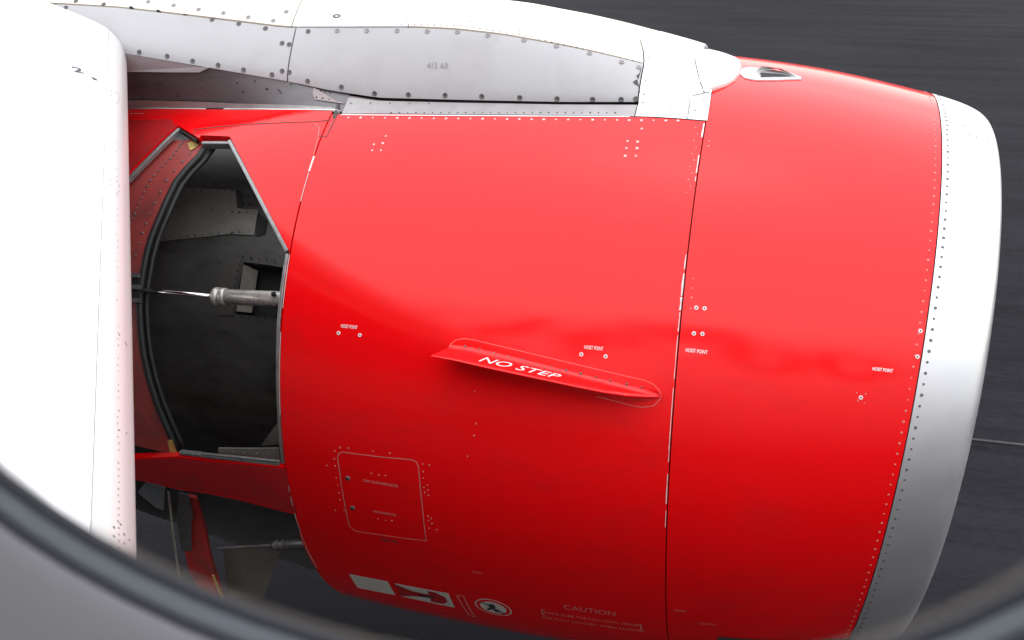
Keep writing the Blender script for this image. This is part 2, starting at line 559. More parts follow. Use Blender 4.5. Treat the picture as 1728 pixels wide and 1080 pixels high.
# ------------------------------------------------------------------ engine
eng = thing('jet_engine', 'red jet engine with silver intake lip and open reverser door', 'engine', (0.0, 0.0, -1.2))
EU = 68.0
# fan cowl, near half (top edge follows the latch line seen below the pylon)
top_edge = nac([(573, 193.5), (760, 194.5), (950, 195.5), (1048, 196.8), (1100, 198.3), (1189, 204.5)])
acc_px = [(570, 772), (572, 766), (578, 763), (640, 771), (695, 776), (703, 780), (706, 788), (712, 850), (719, 912), (690, 909), (640, 902), (600, 896), (590, 888), (582, 850), (574, 800)]
acc = nac(acc_px)
fan_poly = [(-1.303, top_edge[0][1])] + top_edge[1:-1] + [(-0.0018, top_edge[-1][1]), (-0.0018, deg(-91)), (-1.303, deg(-91))]
fan = panel('fan_cowl', fan_poly, S, 'red', eng, holes=[acc], grid=0.035, thick=0.022, gap=0.0)
panel('fan_cowl', [(-1.303, deg(112)), (-0.0018, deg(112)), (-0.0018, deg(268.5)), (-1.303, deg(268.5))], S, 'red', eng, grid=0.06, thick=0.022)
door = panel('access_door', acc, S, 'red', eng, grid=0.03, thick=0.01, gap=0.0016, off=-0.0006)
ring = inset(acc, -0.0016)
panel('door_seal', inset(acc, -0.0022), S, M['rivet_pale'], door, holes=[inset(acc, 0.0008)], off=0.0006, thick=0.0, grid=0.03)
# inlet cowl
inlet = panel('inlet_cowl', [(0.0022, deg(-90)), (0.6475, deg(-90)), (0.6475, deg(270)), (0.0022, deg(270))], S, 'red', eng, grid=0.04, thick=0.02)
# polished intake lip: outer quarter, nose and the way back to the throat
dS = (RX(0.649) - RX(0.64)) / 0.009
P0 = np.array([0.651, RX(0.649)]); P3 = np.array([0.845, 0.975])
P1 = P0 + 0.17 * np.array([1, dS]); P2 = P3 + np.array([0, 0.035])
prof = [tuple((1 - t) ** 3 * P0 + 3 * t * (1 - t) ** 2 * P1 + 3 * t * t * (1 - t) * P2 + t ** 3 * P3) for t in np.linspace(0, 1, 26)]
Q0 = P3; Q3 = np.array([0.60, 0.865]); Q1 = Q0 + np.array([0, -0.05]); Q2 = Q3 + np.array([0.14, 0.0])
prof += [tuple((1 - t) ** 3 * Q0 + 3 * t * (1 - t) ** 2 * Q1 + 3 * t * t * (1 - t) * Q2 + t ** 3 * Q3) for t in np.linspace(0, 1, 18)[1:]]
def LIP(x, R, th): return Vector((x + 0.089 * math.sin(th), -R * math.cos(th), R * math.sin(th) - 0.009))
NT = 144
rows = [[LIP(x, R, 2 * math.pi * k / NT) for k in range(NT)] for x, R in prof]
lip = link('inlet_lip', grid_mesh(rows, True, True), 'lip', eng)
rows = [[LIP(x, R, 2 * math.pi * k / 64) for k in range(64)] for x, R in ((0.60, 0.865), (0.3, 0.86), (-0.1, 0.872), (-0.12, 0.25))]
link('inlet_barrel', grid_mesh(rows, True, True), 'duct', eng)
rows = [[LIP(x, R, 2 * math.pi * k / 40) for k in range(40)] for x, R in ((-0.12, 0.26), (-0.02, 0.24), (0.1, 0.17), (0.2, 0.07), (0.22, 0.005))]
link('spinner', grid_mesh(rows, True, True), 'titan', eng)
# dark structure just under the skin seams
rows = [[S(x, deg(a), -0.03) for a in range(-180, 181, 4)] for x in np.linspace(-1.30, 0.66, 24)]
link('inner_structure', grid_mesh(rows, True), 'seam', eng)

# ---------------- thrust reverser sleeve with two door openings
SLE = nac([(215, 186), (400, 186.5), (566, 188)])
hole1_px = [(301, 213), (336, 234), (340, 229), (388, 231), (489, 425), (481, 470), (476, 540), (474, 620), (477, 700), (484, 788), (440, 783), (298, 770), (230, 773), (150, 776), (140, 400), (216, 299)]
hole1 = nac(hole1_px)
hole2_top = nac([(190, 806), (300, 826), (345, 832), (400, 843), (450, 856), (503, 869)])
hole2 = [(-2.55, hole2_top[0][1])] + hole2_top[1:] + [(-1.314, deg(-14)), (-1.314, deg(-89)), (-2.55, deg(-89))]
beam_px = [(200, 189), (400, 189.5), (564, 190), (552, 231), (539, 230), (534, 206), (480, 208), (420, 211), (360, 216), (330, 220), (327, 226), (302, 211), (200, 205)]
beam = nac(beam_px)
sle_poly = [(-1.309, SLE[2][1]), SLE[1], SLE[0], (-3.5, deg(78)), (-3.5, deg(-91)), (-1.309, deg(-91))]
sleeve = panel('reverser_sleeve', sle_poly, S, 'red', eng, holes=[hole1, hole2], grid=0.035, thick=0.03)
panel('reverser_sleeve', [(-3.5, deg(105)), (-1.309, deg(105)), (-1.309, deg(268)), (-3.5, deg(268))], S, 'red', eng, grid=0.08, thick=0.03)
rows = [[S(x, deg(a), -0.035) for a in range(105, 304, 6)] for x in np.linspace(-3.45, -1.32, 12)]
link('inner_structure', grid_mesh(rows, True), 'liner', eng)
panel('soot_shade_panel', [p for p in nac([(160, 779), (230, 776), (298, 773), (440, 786), (483, 791), (492, 835), (502, 866.5), (450, 854), (400, 841), (345, 830), (300, 824), (200, 804)])], S, 'red_soil_shade', sleeve, off=0.0008, thick=0, grid=0.04)

# ---------------- dark duct behind the openings
RC = lambda x: 0.80 + 0.0 * x
def C(x, u, off=0.0):
    th = u / UR; R = 0.80 + off
    return Vector((x, -R * math.cos(th), R * math.sin(th)))
def core(pts): return [on_nac(p[0], p[1], 0.0, RC) for p in pts]
rec = core([(411, 442), (445, 446), (500, 455), (496, 545), (440, 537), (396, 530)])
duct = panel('core_cowl', [(-3.4, deg(-120)), (-1.15, deg(-120)), (-1.15, deg(150)), (-3.4, deg(150))], C, 'duct', eng, holes=[rec], grid=0.06, thick=0.10)
cx = sum(p[0] for p in rec) / len(rec); cu = sum(p[1] for p in rec) / len(rec)
panel('recess_floor', inset(rec, -0.02), C, 'black', duct, off=-0.10, thick=0.0, grid=0.06)
pr = core([(410, 446), (424, 449), (412, 527), (398, 525)])
V = [C(p[0], p[1], o) for p, o in ((pr[0], -0.004), (pr[1], -0.06), (pr[2], -0.06), (pr[3], -0.004))]
link('recess_wall', mesh_from(V, [(0, 1, 2, 3)], False), 'pale', duct)
# riveted doubler plate of the core cowl
plate = panel('duct_plate', core([(304, 318), (350, 320), (392, 322), (400, 324), (401, 352), (412, 354), (437, 355), (430, 398), (390, 396), (330, 402), (264, 409), (280, 365)]), C, 'plate', duct, off=0.006, thick=0.006, grid=0.05)
panel('duct_plate', core([(376, 440), (408, 440), (394, 532), (368, 532)]), C, M['duct2'], duct, off=0.004, thick=0.004, grid=0.05)
panel('slot', core([(399, 323), (409, 325), (411, 354), (402, 353)]), C, 'black', duct, off=0.009, thick=0.0)
panel('slot', core([(437, 360), (452, 372), (448, 396), (432, 400)]), C, 'black', duct, off=0.003, thick=0.0)
def cdots(pxs, name, m, r=0.004):
    out = []
    for q in pxs:
        x, u = on_nac(q[0], q[1], 0.0, RC); p = C(x, u, 0.0075); n = Vector((0, p.y, p.z)).normalized(); out.append((p, n))
    return dots(name, out, m, duct, r, 0.002)
row = [(315 + 13 * i, 323 + 0.3 * i) for i in range(7)] + [(412 + 9 * i, 332 + i * 0.3) for i in range(3)] + [(412 + 9 * i, 347) for i in range(3)] + [(266 + 13 * i, 404 - 1.1 * i) for i in range(9)] + [(393 + 12 * i, 394 - i) for i in range(2)] + [(393 + 12 * i, 360) for i in range(3)] + [(358, 356)]
row += [(411 + 13.5 * i, 434 + 2 * i) for i in range(5)] + [(404 - 2.2 * i, 446 + 12 * i) for i in range(5)] + [(395 + 13.5 * i, 533 + 1.2 * i) for i in range(6)]
cdots(row, 'duct_rivets', M['black'])
panel('drain_hole', [(on_nac(273, 417, 0, RC)[0] + 0.011 * math.cos(w), on_nac(273, 417, 0, RC)[1] + 0.011 * math.sin(w)) for w in np.linspace(0, 2 * math.pi, 13)[:-1]], C, 'black', duct, off=0.002, thick=0.0, grid=0.02)
# fan-frame bulkhead closing the duct in front
rows = [[Vector((-1.29, -R * math.cos(math.radians(a)), R * math.sin(math.radians(a)))) for a in range(-180, 181, 5)] for R in (0.78, 1.13)]
link('bulkhead', grid_mesh(rows, False), 'duct', eng)
# pale wedge low in the opening
wd = [on_nac(440, 752, -0.10), on_nac(472, 708, -0.10), on_nac(476, 750, -0.10)]
panel('wedge_plate', wd, S, 'plate', eng, off=-0.10, thick=0.01, grid=0.05)

# ---------------- frame trims round the upper opening
def trim(name, pxs, w, h, off, m, step=0.04):
    xu = densify_open(nac(pxs), step)
    path = [S(x, u, off) for x, u in xu]
    V, F = bar(path, w, h, lambda i: nrm_S(*xu[i]))
    return add_bevel(link(name, mesh_from(V, F, False), m, eng), 0.003)
def densify_open(P, step):
    out = []
    for i in range(len(P) - 1):
        a, b = P[i], P[i + 1]; k = max(1, int(math.hypot(b[0] - a[0], b[1] - a[1]) / step))
        out += [(a[0] + (b[0] - a[0]) * j / k, a[1] + (b[1] - a[1]) * j / k) for j in range(k)]
    return out + [P[-1]]
trim('frame_trim', [(386, 237), (435, 330), (484, 424)], 0.014, 0.02, 0.001, 'trim')
trim('frame_trim', [(484, 428), (476, 480), (470, 540), (468, 620), (470, 700), (477, 783)], 0.013, 0.02, -0.001, 'trim')
trim('frame_trim', [(301, 766), (335, 770)], 0.013, 0.02, -0.003, 'trim')
trim('frame_trim', [(336, 770), (400, 777), (470, 785)], 0.012, 0.02, -0.001, 'trim')
trim('frame_trim', [(338, 766), (400, 772), (470, 779)], 0.004, 0.012, 0.001, 'trim')
trim('frame_trim', [(338, 237), (384, 237)], 0.014, 0.03, -0.012, 'trim')
trim('frame_trim', [(214, 304), (258, 258), (302, 216)], 0.014, 0.02, -0.001, 'trim')
trim('frame_trim', [(303, 217), (330, 234)], 0.01, 0.02, -0.008, 'rubber')
# riveted inner ledge at the foot of the opening
ledge = panel('sill_ledge', nac([(368, 757), (470, 757), (474, 779), (368, 768)], -0.03), S, 'plate', eng, off=-0.03, thick=0.01, grid=0.05)
dots('ledge_rivets', [(S(*on_nac(q, 763 + (q - 380) * 0.06, -0.03), -0.0295), nrm_S(*on_nac(q, 763, -0.03))) for q in (372, 392, 412, 433, 454)], M['rivet'], ledge, 0.005, 0.002)

# ---------------- upper pivot door: red rim, curved rubber seal, rivet row
ARC = [(351, 235), (343, 246), (330, 264), (311, 283), (292, 306), (278, 334), (267, 359), (257, 382), (249, 403), (241, 432), (236, 459), (231, 490), (230, 522), (232, 560), (237, 600), (246, 640), (259, 681), (272, 713), (285, 742), (296, 768)]
DOFF = -0.035
arc = nac(ARC, DOFF)
def door_strip(inner_dx, outer_dx, lift, m, name, n=6, parent=None):
    rows = []
    for k in range(n + 1):
        t = k / n
        rows.append([S(x + inner_dx + (outer_dx - inner_dx) * t, u, DOFF + lift(t)) for x, u in arc])
    return link(name, grid_mesh(rows, True), m, parent or pdoor)
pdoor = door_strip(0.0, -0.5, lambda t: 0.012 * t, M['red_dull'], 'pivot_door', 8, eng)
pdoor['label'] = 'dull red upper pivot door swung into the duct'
# seal: tube hugging the arc
path = [S(x + 0.012, u, DOFF - 0.006) for x, u in arc]
V, F = tube(path, 0.012, 10); link('door_seal', mesh_from(V, F), 'rubber', pdoor)
path = [S(x + 0.030, u, DOFF - 0.024) for x, u in arc]
V, F = tube(path, 0.010, 8); link('door_seal', mesh_from(V, F), 'rubber', pdoor)
rp = []
for i in range(0, 26):
    f = i / 25 * 9.0
    j = int(f); t = f - j
    a = arc[min(j, len(arc) - 1)]; b = arc[min(j + 1, len(arc) - 1)]
    x = a[0] + (b[0] - a[0]) * t - 0.10; u = a[1] + (b[1] - a[1]) * t
    rp.append((S(x, u, DOFF + 0.004), nrm_S(x, u)))
    if i % 2: rp.append((S(x + 0.07, u, DOFF + 0.002), nrm_S(x, u)))
dots('door_rivets', rp, M['rivet'], pdoor, 0.0055, 0.002)
# primer showing at the rim corner
yp = nac([(318, 244), (330, 236), (343, 238), (330, 252), (322, 256)], DOFF)
panel('bare_primer', yp, S, 'yellow', pdoor, off=DOFF + 0.004, thick=0, grid=0.05)
yp = nac([(284, 742), (292, 740), (301, 764), (296, 772), (288, 762)], DOFF)
panel('bare_primer', yp, S, 'yellow', pdoor, off=DOFF + 0.006, thick=0, grid=0.05)
# clevis on the rim
g1 = nac([(214, 462), (240, 462), (238, 512), (214, 512)], DOFF)
clev = panel('clevis', g1, S, 'black', pdoor, off=DOFF + 0.014, thick=0.02, grid=0.05)
for yy in (466, 485, 507):
    q = nac([(214, yy - 3), (241, yy - 3), (240, yy + 4), (214, yy + 4)], DOFF)
    panel('clevis_lug', q, S, 'titan', pdoor, off=DOFF + 0.03, thick=0.02, grid=0.05)

# ---------------- actuator of the upper door
def at_R(px, py, R):
    q = on_nac(px, py, 0.0, lambda x: R); th = q[1] / UR
    return Vector((q[0], -R * math.cos(th), R * math.sin(th)))
def actuator(p_body, p_collar, p_end, rb, mname, dim, label):
    d = (p_collar - p_body).normalized()
    a = link('actuator', mesh_from(*tube([p_body - d * 0.03, p_body, p_collar], rb, 20)), mname, eng, label=label)
    L = [0.0, 0.004, 0.022, 0.024, 0.028, 0.031, 0.045, 0.047, 0.058]
    r_ = [1.02, 1.16, 1.16, 0.98, 0.98, 1.22, 1.22, 1.1, 0.8]
    link('collar', mesh_from(*tube([p_collar + d * (l - 0.012) for l in L], [rb * k for k in r_], 20), ), mname, a)
    link('rod', mesh_from(*tube([p_collar + d * 0.03, p_end], rb * 0.30, 12)), dim, a)
    return a
act = actuator(at_R(480, 505, 1.08), at_R(378, 501, 1.06), at_R(236, 490, 1.04), 0.027, 'steel', 'chrome', 'steel actuator with extended chrome rod in the upper opening')
link('port_ring', mesh_from(*tube([at_R(462, 496, 1.115), at_R(461, 496, 1.10)], 0.008, 10)), 'black', act)

# ---------------- lower opening: second door, actuator and panels
act2 = actuator(at_y(530, 916, -0.98), at_y(478, 919, -0.98), at_y(368, 925, -0.98), 0.018, 'titan', 'titan', 'dark actuator rod in the shaded lower opening')
ld_out = [(318, 838), (330, 842), (338, 868), (347, 900), (353, 932), (362, 965), (376, 1010), (340, 1010), (318, 960), (305, 900), (300, 845)]
def flat_panel(name, pxs, Y, m, parent, th=0.012, slope=0.0):
    P = [at_y(q[0], q[1], Y + slope * (q[1] - 900) / 100) for q in pxs]
    B = [p + Vector((-0.004, th, 0)) for p in P]
    n = len(P)
    F = [tuple(range(n)), tuple(reversed(range(n, 2 * n)))] + [(i, i + n, (i + 1) % n + n, (i + 1) % n) for i in range(n)]
    return link(name, mesh_from(P + B, F, False), m, parent)
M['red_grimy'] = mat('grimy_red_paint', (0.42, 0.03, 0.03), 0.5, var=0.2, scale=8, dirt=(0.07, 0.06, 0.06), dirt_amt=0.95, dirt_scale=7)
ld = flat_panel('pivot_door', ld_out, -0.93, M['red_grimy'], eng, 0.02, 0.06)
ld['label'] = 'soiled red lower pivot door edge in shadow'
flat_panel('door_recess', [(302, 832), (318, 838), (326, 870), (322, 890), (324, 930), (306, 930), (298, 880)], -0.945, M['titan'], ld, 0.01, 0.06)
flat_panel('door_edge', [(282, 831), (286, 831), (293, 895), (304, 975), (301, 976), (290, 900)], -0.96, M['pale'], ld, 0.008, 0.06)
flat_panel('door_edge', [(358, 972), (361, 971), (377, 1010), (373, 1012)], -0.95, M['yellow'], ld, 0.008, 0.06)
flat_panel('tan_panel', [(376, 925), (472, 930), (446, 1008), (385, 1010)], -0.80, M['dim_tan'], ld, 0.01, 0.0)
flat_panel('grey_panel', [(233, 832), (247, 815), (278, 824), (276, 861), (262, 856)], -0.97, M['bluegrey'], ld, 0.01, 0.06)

# ---------------- seams: chipped sealant at the cowl joints
def strip_along(name, pxs, w, m, off=0.0012):
    xu = nac(pxs)
    V, F = [], []
    for i, (x, u) in enumerate(xu):
        V.append(S(x - w / 2, u, off)); V.append(S(x + w / 2, u, off))
    for i in range(len(xu) - 1):
        F.append((2 * i, 2 * i + 1, 2 * i + 3, 2 * i + 2))
    return link(name, mesh_from(V, F, False), m, fan)
def seam_px(y): return float(np.interp(y, [205, 240, 330, 470, 560, 650, 790, 900, 1000, 1078], [1188.5, 1184.5, 1172, 1158, 1150, 1142, 1131, 1128, 1127, 1126]))
for a, b, w in ((208, 232, 0.006), (262, 292, 0.004), (298, 306, 0.003), (430, 455, 0.003), (462, 500, 0.005), (502, 524, 0.006), (528, 560, 0.003), (566, 640, 0.002), (655, 780, 0.002), (800, 850, 0.003), (862, 890, 0.002)):
    n = max(2, int((b - a) / 8))
    xu = nac([(seam_px(y), y) for y in np.linspace(a, b, n + 1)])
    V, F = [], []
    for x, u in xu:
        ww = w * (0.5 + random.random() * 0.7)
        V.append(S(-0.004 - ww * 0.6, u, 0.0012)); V.append(S(-0.004 + ww * 0.4, u, 0.0012))
    F = [(2 * i, 2 * i + 1, 2 * i + 3, 2 * i + 2) for i in range(len(xu) - 1)]
    link('seam_sealant', mesh_from(V, F, False), 'chip', fan)
for a, b, w in ((264, 290, 0.006), (292, 340, 0.002), (430, 520, 0.002), (560, 700, 0.002), (820, 960, 0.002)):
    ys = np.linspace(a, b, 6)
    xpx = [float(np.interp(y, [235, 310, 390, 440, 540, 620, 710, 810, 900, 950, 990], [541, 520, 500, 486, 474, 472, 477, 490, 510, 535, 560])) for y in ys]
    V = []
    for y, xp in zip(ys, xpx):
        x, u = on_nac(xp, y)
        V += [S(-1.306 - w * 0.5, u, 0.0012), S(-1.306 + w * 0.6, u, 0.0012)]
    link('seam_sealant', mesh_from(V, [(2 * i, 2 * i + 1, 2 * i + 3, 2 * i + 2) for i in range(5)], False), 'chip', fan)
# pale edge band along the cowl's top edge
V = []
for i in range(31):
    t = i / 30; px_ = 575 + (1062 - 575) * t
    x, u = on_nac(px_, 195.2 + 2.6 * t)
    V += [S(x, u, 0.0015), S(x, u + 0.004, 0.0015)]
link('top_edge_band', mesh_from(V, [(2 * i, 2 * i + 1, 2 * i + 3, 2 * i + 2) for i in range(30)], False), 'print', fan)
# split line of the sleeve's upper beam
def groove(pxs, w=0.003, m='seam', parent=None, off=0.0012, name='panel_seam'):
    P = densify_open(nac(pxs), 0.03)
    V = []
    for i, (x, u) in enumerate(P):
        a = P[max(i - 1, 0)]; b = P[min(i + 1, len(P) - 1)]
        d = Vector((b[0] - a[0], b[1] - a[1])).normalized()
        V += [S(x - d.y * w / 2, u + d.x * w / 2, off), S(x + d.y * w / 2, u - d.x * w / 2, off)]
    return link(name, mesh_from(V, [(2 * i, 2 * i + 1, 2 * i + 3, 2 * i + 2) for i in range(len(P) - 1)], False), m, parent or sleeve)
groove([(328, 228), (329, 220), (370, 215), (420, 210.5), (480, 208), (532, 206), (560, 203)], 0.004)
groove([(573, 188), (566, 200), (558, 218), (551, 231), (538, 230)], 0.005)
groove([(572, 175), (566, 193), (563, 200)], 0.012)
groove([(532, 210), (539, 216), (538, 228), (530, 262)], 0.002, 'rivet_pale')
panel('soot_shade_panel', nac([(200, 206), (289, 204), (292, 211), (302, 211.5), (216, 296), (200, 312)]), S, 'red_soil_shade', sleeve, off=0.0008, thick=0, grid=0.04)  # darker red: the wing's shade put into the colour, together with soot
groove([(216, 205), (290, 203), (292, 210)], 0.002)
groove([(216, 184.5), (300, 184.5), (348, 185)], 0.006, 'chip')
groove([(378, 185), (470, 185.5), (566, 186.5)], 0.006, 'chip')
groove([(350, 184), (377, 184)], 0.012, 'black')
groove([(218, 193.5), (243, 193)], 0.004, 'rivet_pale')

# ---------------- rivets and bolts on the red cowls
lr = []
for k in range(-74, 130):
    th = math.radians(k * 1.75)
    R = float(np.interp(0.668, [p[0] for p in prof[:20]], [p[1] for p in prof[:20]]))
    n = Vector((0.3, -math.cos(th), math.sin(th))).normalized()
    lr.append((LIP(0.668, R, th) + n * 0.0004, n))
dots('lip_rivets', lr, M['rivet'], lip, 0.005, 0.001)
sdots('inlet_rivets', [(0.632, deg(k * 1.75 + 0.8)) for k in range(-45, 60)], M['rivet_pale'], inlet, 0.0036, 0.0008)
# rivet clusters on top of the lip
cl = []
for (qx, qy) in ((1600, 203), (1604, 207), (1601, 212), (1612, 209), (1617, 211), (1614, 218), (1622, 214), (1627, 212), (1625, 221), (1634, 219), (1639, 221), (1636, 227), (1645, 222), (1650, 226), (1648, 232), (1657, 228), (1660, 234), (1662, 240), (1667, 239), (1668, 245)):
    cl.append((qx, qy))
lip_bvh = BVHTree.FromPolygons([v.co for v in lip.data.vertices], [tuple(p.vertices) for p in lip.data.polygons])
ll = []
for q in cl:
    h = lip_bvh.ray_cast(CAM, ray(*q))
    if h[0] is not None:
        n = h[1] if h[1].dot(ray(*q)) < 0 else -h[1]
        ll.append((h[0] + n * 0.0006, n))
dots('lip_rivets', ll, M['rivet'], lip, 0.0032, 0.0006)
sdots('cowl_rivets', [(x, u) for x, u in nac([(588 + 20.6 * i, 198.8 + 0.17 * i) for i in range(28)])] + nac([(631, 244), (646, 242), (628, 254), (643, 254), (651, 230), (1059, 238), (1076, 239), (1057, 250), (1075, 250), (1055, 263), (1073, 263), (1083, 217)]), M['print2'], fan, 0.0048, 0.0012)
small = [(seam_px(y) - 12 + (3 if i % 2 else -2), y) for i, y in enumerate(range(215, 330, 11))] + [(seam_px(y) + 12, y) for y in (238, 246, 470, 486, 502, 520)]
small += [(801, 660), (789, 770), (803, 715), (800, 735)]
small += [(540 + 5.686 ** -1 * a, 740 + b / 5.686) for a, b in ((190, 88), (273, 92), (140, 120), (137, 195), (145, 263), (65, 258), (155, 378), (173, 450), (182, 520), (190, 588), (510, 122), (670, 142), (985, 245), (1050, 256), (990, 318), (992, 380), (1030, 447), (996, 470), (1036, 495), (1006, 517), (1040, 545), (1035, 745), (1068, 768), (1040, 788), (1075, 815), (1048, 860), (1122, 875), (145, 690), (230, 690))]
sdots('cowl_rivets', nac(small), M['rivet_pale'], fan, 0.003, 0.0008)
sdots('door_rivets', nac([(540 + a / 5.686, 740 + b / 5.686) for a, b in ((493, 335), (565, 350), (630, 355), (557, 770), (632, 785), (690, 790))]), M['rivet_pale'], door, 0.003, 0.0008)
for q in ((587, 807), (595, 857)):
    x, u = on_nac(*q); p = S(x, u, 0.0004); n = nrm_S(x, u)
    lt = link('latch', mesh_from(*tube([p - n * 0.002, p + n * 0.002], 0.0085, 14)), 'rivet', door)
    link('latch_core', mesh_from(*tube([p + n * 0.001, p + n * 0.0035], 0.004, 10)), 'black', lt)
def hoist(q, par, r=0.0065):
    x, u = on_nac(*q); n = nrm_S(x, u); p = S(x, u, 0.0006)
    V, F = [], []
    a = n.orthogonal().normalized(); b = n.cross(a)
    for rr, hh in ((r, 0.0), (r * 0.9, 0.0015), (r * 0.5, 0.0015), (r * 0.45, 0.0002)):
        for k in range(14):
            w = 2 * math.pi * k / 14
            V.append(p + (a * math.cos(w) + b * math.sin(w)) * rr + n * hh)
    for i in range(3):
        for k in range(14):
            j = (k + 1) % 14; F.append((i * 14 + k, i * 14 + j, (i + 1) * 14 + j, (i + 1) * 14 + k))
    o = link('hoist_bolt', mesh_from(V, F, False), 'print', par)
    link('bolt_core', mesh_from([p + (a * math.cos(2 * math.pi * k / 10) + b * math.sin(2 * math.pi * k / 10)) * r * 0.47 + n * 0.0003 for k in range(10)], [tuple(range(10))], False), 'red_dull', par)
for q in ((571.5, 562), (607.5, 565.5), (981, 598), (1022, 601.5)): hoist(q, fan)
for q in ((1175, 519), (1189, 520), (1171, 562.5), (1185.5, 563), (1553, 555), (1548, 598), (1453, 667)): hoist(q, inlet)
sdots('inlet_rivets', nac([(1446, 659), (1461, 661), (1459, 676), (1448, 672), (1300, 180), (1480, 168), (1500, 172), (1510, 176)]), M['rivet_pale'], inlet, 0.0028, 0.0008)

# ---------------- print on the cowls
def put(s, q, size, par, name='lettering', m='print', ang=0.0, sx=1.0, bold=0.0, off=0.0016):
    x0, u0 = on_nac(*q)
    return lettering(name, s, size, lambda a, b: S(x0 + a, u0 + b, off), m, par, ang, sx, bold)
put('HOIST POINT', (589.5, 551.5), 0.0155, fan, sx=0.62, bold=0.0002)
put('HOIST POINT', (1002, 587.5), 0.0155, fan, sx=0.62, bold=0.0002)
put('HOIST POINT', (1175.5, 592.5), 0.0155, inlet, sx=0.64, bold=0.0002)
put('HOIST POINT', (1489.5, 620.5), 0.0145, inlet, sx=0.62, bold=0.0004)
put('START VALVE HANDLE ACCESS', (642, 815.5), 0.0135, door, m='rivet_pale', sx=0.66, bold=0.0003, off=0.001)
put('PRESSURE RELIEF DOOR', (649, 866), 0.0125, door, m='rivet_pale', sx=0.62, bold=0.0003, off=0.001)
put('438 AR', (657, 912), 0.026, fan, m='seam', sx=0.8)
put('CAUTION', (995, 1030), 0.044, fan, m='rivet_pale', sx=0.92)
put('MAKE SURE THE FAN COWL HOOKS', (1000, 1045), 0.026, fan, m='rivet_pale', sx=0.80)
put('ARE FULLY LATCHED WHEN CLOSING', (1000, 1053.5), 0.026, fan, m='rivet_pale', sx=0.80)
put('[', (916, 1032), 0.055, fan, m='rivet_pale'); put(']', (1081, 1057), 0.055, fan, m='rivet_pale')
put('DRAIN', (806, 966), 0.017, fan, m='rivet_pale', sx=0.7); put('DRAIN', (1148, 1030), 0.017, inlet, m='rivet_pale', sx=0.8)
put('TANK FILL', (1193, 1052), 0.017, inlet, m='rivet_pale', sx=0.8)
# placards low on the cowl
def decal(name, pxs, m, par=None, off=0.0015):
    return panel(name, nac(pxs), S, m, par or fan, off=off, thick=0, grid=0.04)
def cq(a, b): return (560 + a / 5.082, 940 + b / 5.082)
decal('placard', [cq(148, 142), cq(480, 206), cq(548, 325), cq(225, 262)], 'decal')
pl = decal('placard', [cq(540, 222), cq(1000, 308), cq(1058, 432), cq(600, 335)], 'decal')
decal('placard_mark', [cq(545, 230), cq(700, 290), cq(830, 318), cq(850, 345), cq(700, 330), cq(590, 330)], 'red_soil_shade', pl, 0.0028)
decal('placard_mark', [cq(815, 285), cq(890, 300), cq(970, 340), cq(995, 380), cq(960, 398), cq(850, 375), cq(850, 340)], 'red_soil_shade', pl, 0.0028)
decal('placard_mark', [cq(740, 312), cq(880, 335), cq(870, 350), cq(740, 325)], 'printdark', pl, 0.004)
def outline(name, pxs, w, m, par):
    P = nac(pxs)
    return panel(name, P, S, m, par, holes=[inset(P, w)], off=0.0015, thick=0, grid=0.04)
outline('placard_outline', [cq(1065, 322), cq(1135, 332), cq(1240, 515), cq(1180, 500)], 0.006, 'rivet_pale', fan)
x0, u0 = on_nac(*cq(1385, 432))
circ = lambda r: [(x0 + r * math.cos(w), u0 + r * math.sin(w)) for w in np.linspace(0, 2 * math.pi, 33)[:-1]]
icon = panel('no_step_icon', circ(0.068), S, 'decal', fan, holes=[circ(0.063)], off=0.0015, thick=0, grid=0.03)
panel('icon_disc', circ(0.049), S, 'decal', icon, off=0.0015, thick=0, grid=0.03)
for pts in ([(-0.012, 0.03), (0.004, 0.034), (0.012, 0.022), (0.006, -0.002), (0.02, -0.03), (0.006, -0.034), (-0.006, -0.01), (-0.022, -0.03), (-0.03, -0.022), (-0.012, 0.004)], [(-0.04, 0.036), (-0.034, 0.041), (0.04, -0.036), (0.034, -0.041)]):
    panel('icon_figure', [(x0 + a, u0 + b) for a, b in pts], S, 'printdark', icon, off=0.003, thick=0, grid=0.03)
decal('dark_vent', [(1211, 1073), (1440, 1078), (1440, 1095), (1211, 1092)][:2] + [(1420, 1086), (1212, 1086)], 'seam', inlet)

# ---------------- strake
def zx(a, b): return (700 + a / 3.456, 500 + b / 3.456)
root_px = [zx(205, 297), zx(330, 320), zx(450, 347), zx(600, 382), zx(760, 421), zx(900, 456), zx(1040, 490), zx(1180, 523), zx(1310, 552), zx(1400, 572), zx(1440, 582)]
root = nac(root_px)
edge_px = [zx(92, 348), zx(215, 372), zx(330, 398), zx(480, 432), zx(650, 468), zx(800, 500), zx(950, 532), zx(1100, 562), zx(1230, 582), zx(1340, 592), zx(1440, 590)]
hgt = [0.125, 0.125, 0.124, 0.122, 0.118, 0.113, 0.105, 0.092, 0.07, 0.04, 0.004]
strake = None
Vt = []; k = len(root)
topv, tipv = [], []
for i in range(k):
    p = S(*root[i], 0.0); n = nrm_S(*root[i])
    # tip: on the sight line of the blade edge, where it is hgt away from the root
    d = ray(*edge_px[i]); w = p - CAM; tca = w.dot(d); d2 = w.length_squared - tca * tca
    h2 = max(hgt[i] ** 2 - d2, 0.0)
    tip = CAM + d * (tca - math.sqrt(h2))
    topv.append(p); tipv.append(tip)
rows = []
TH = 0.004
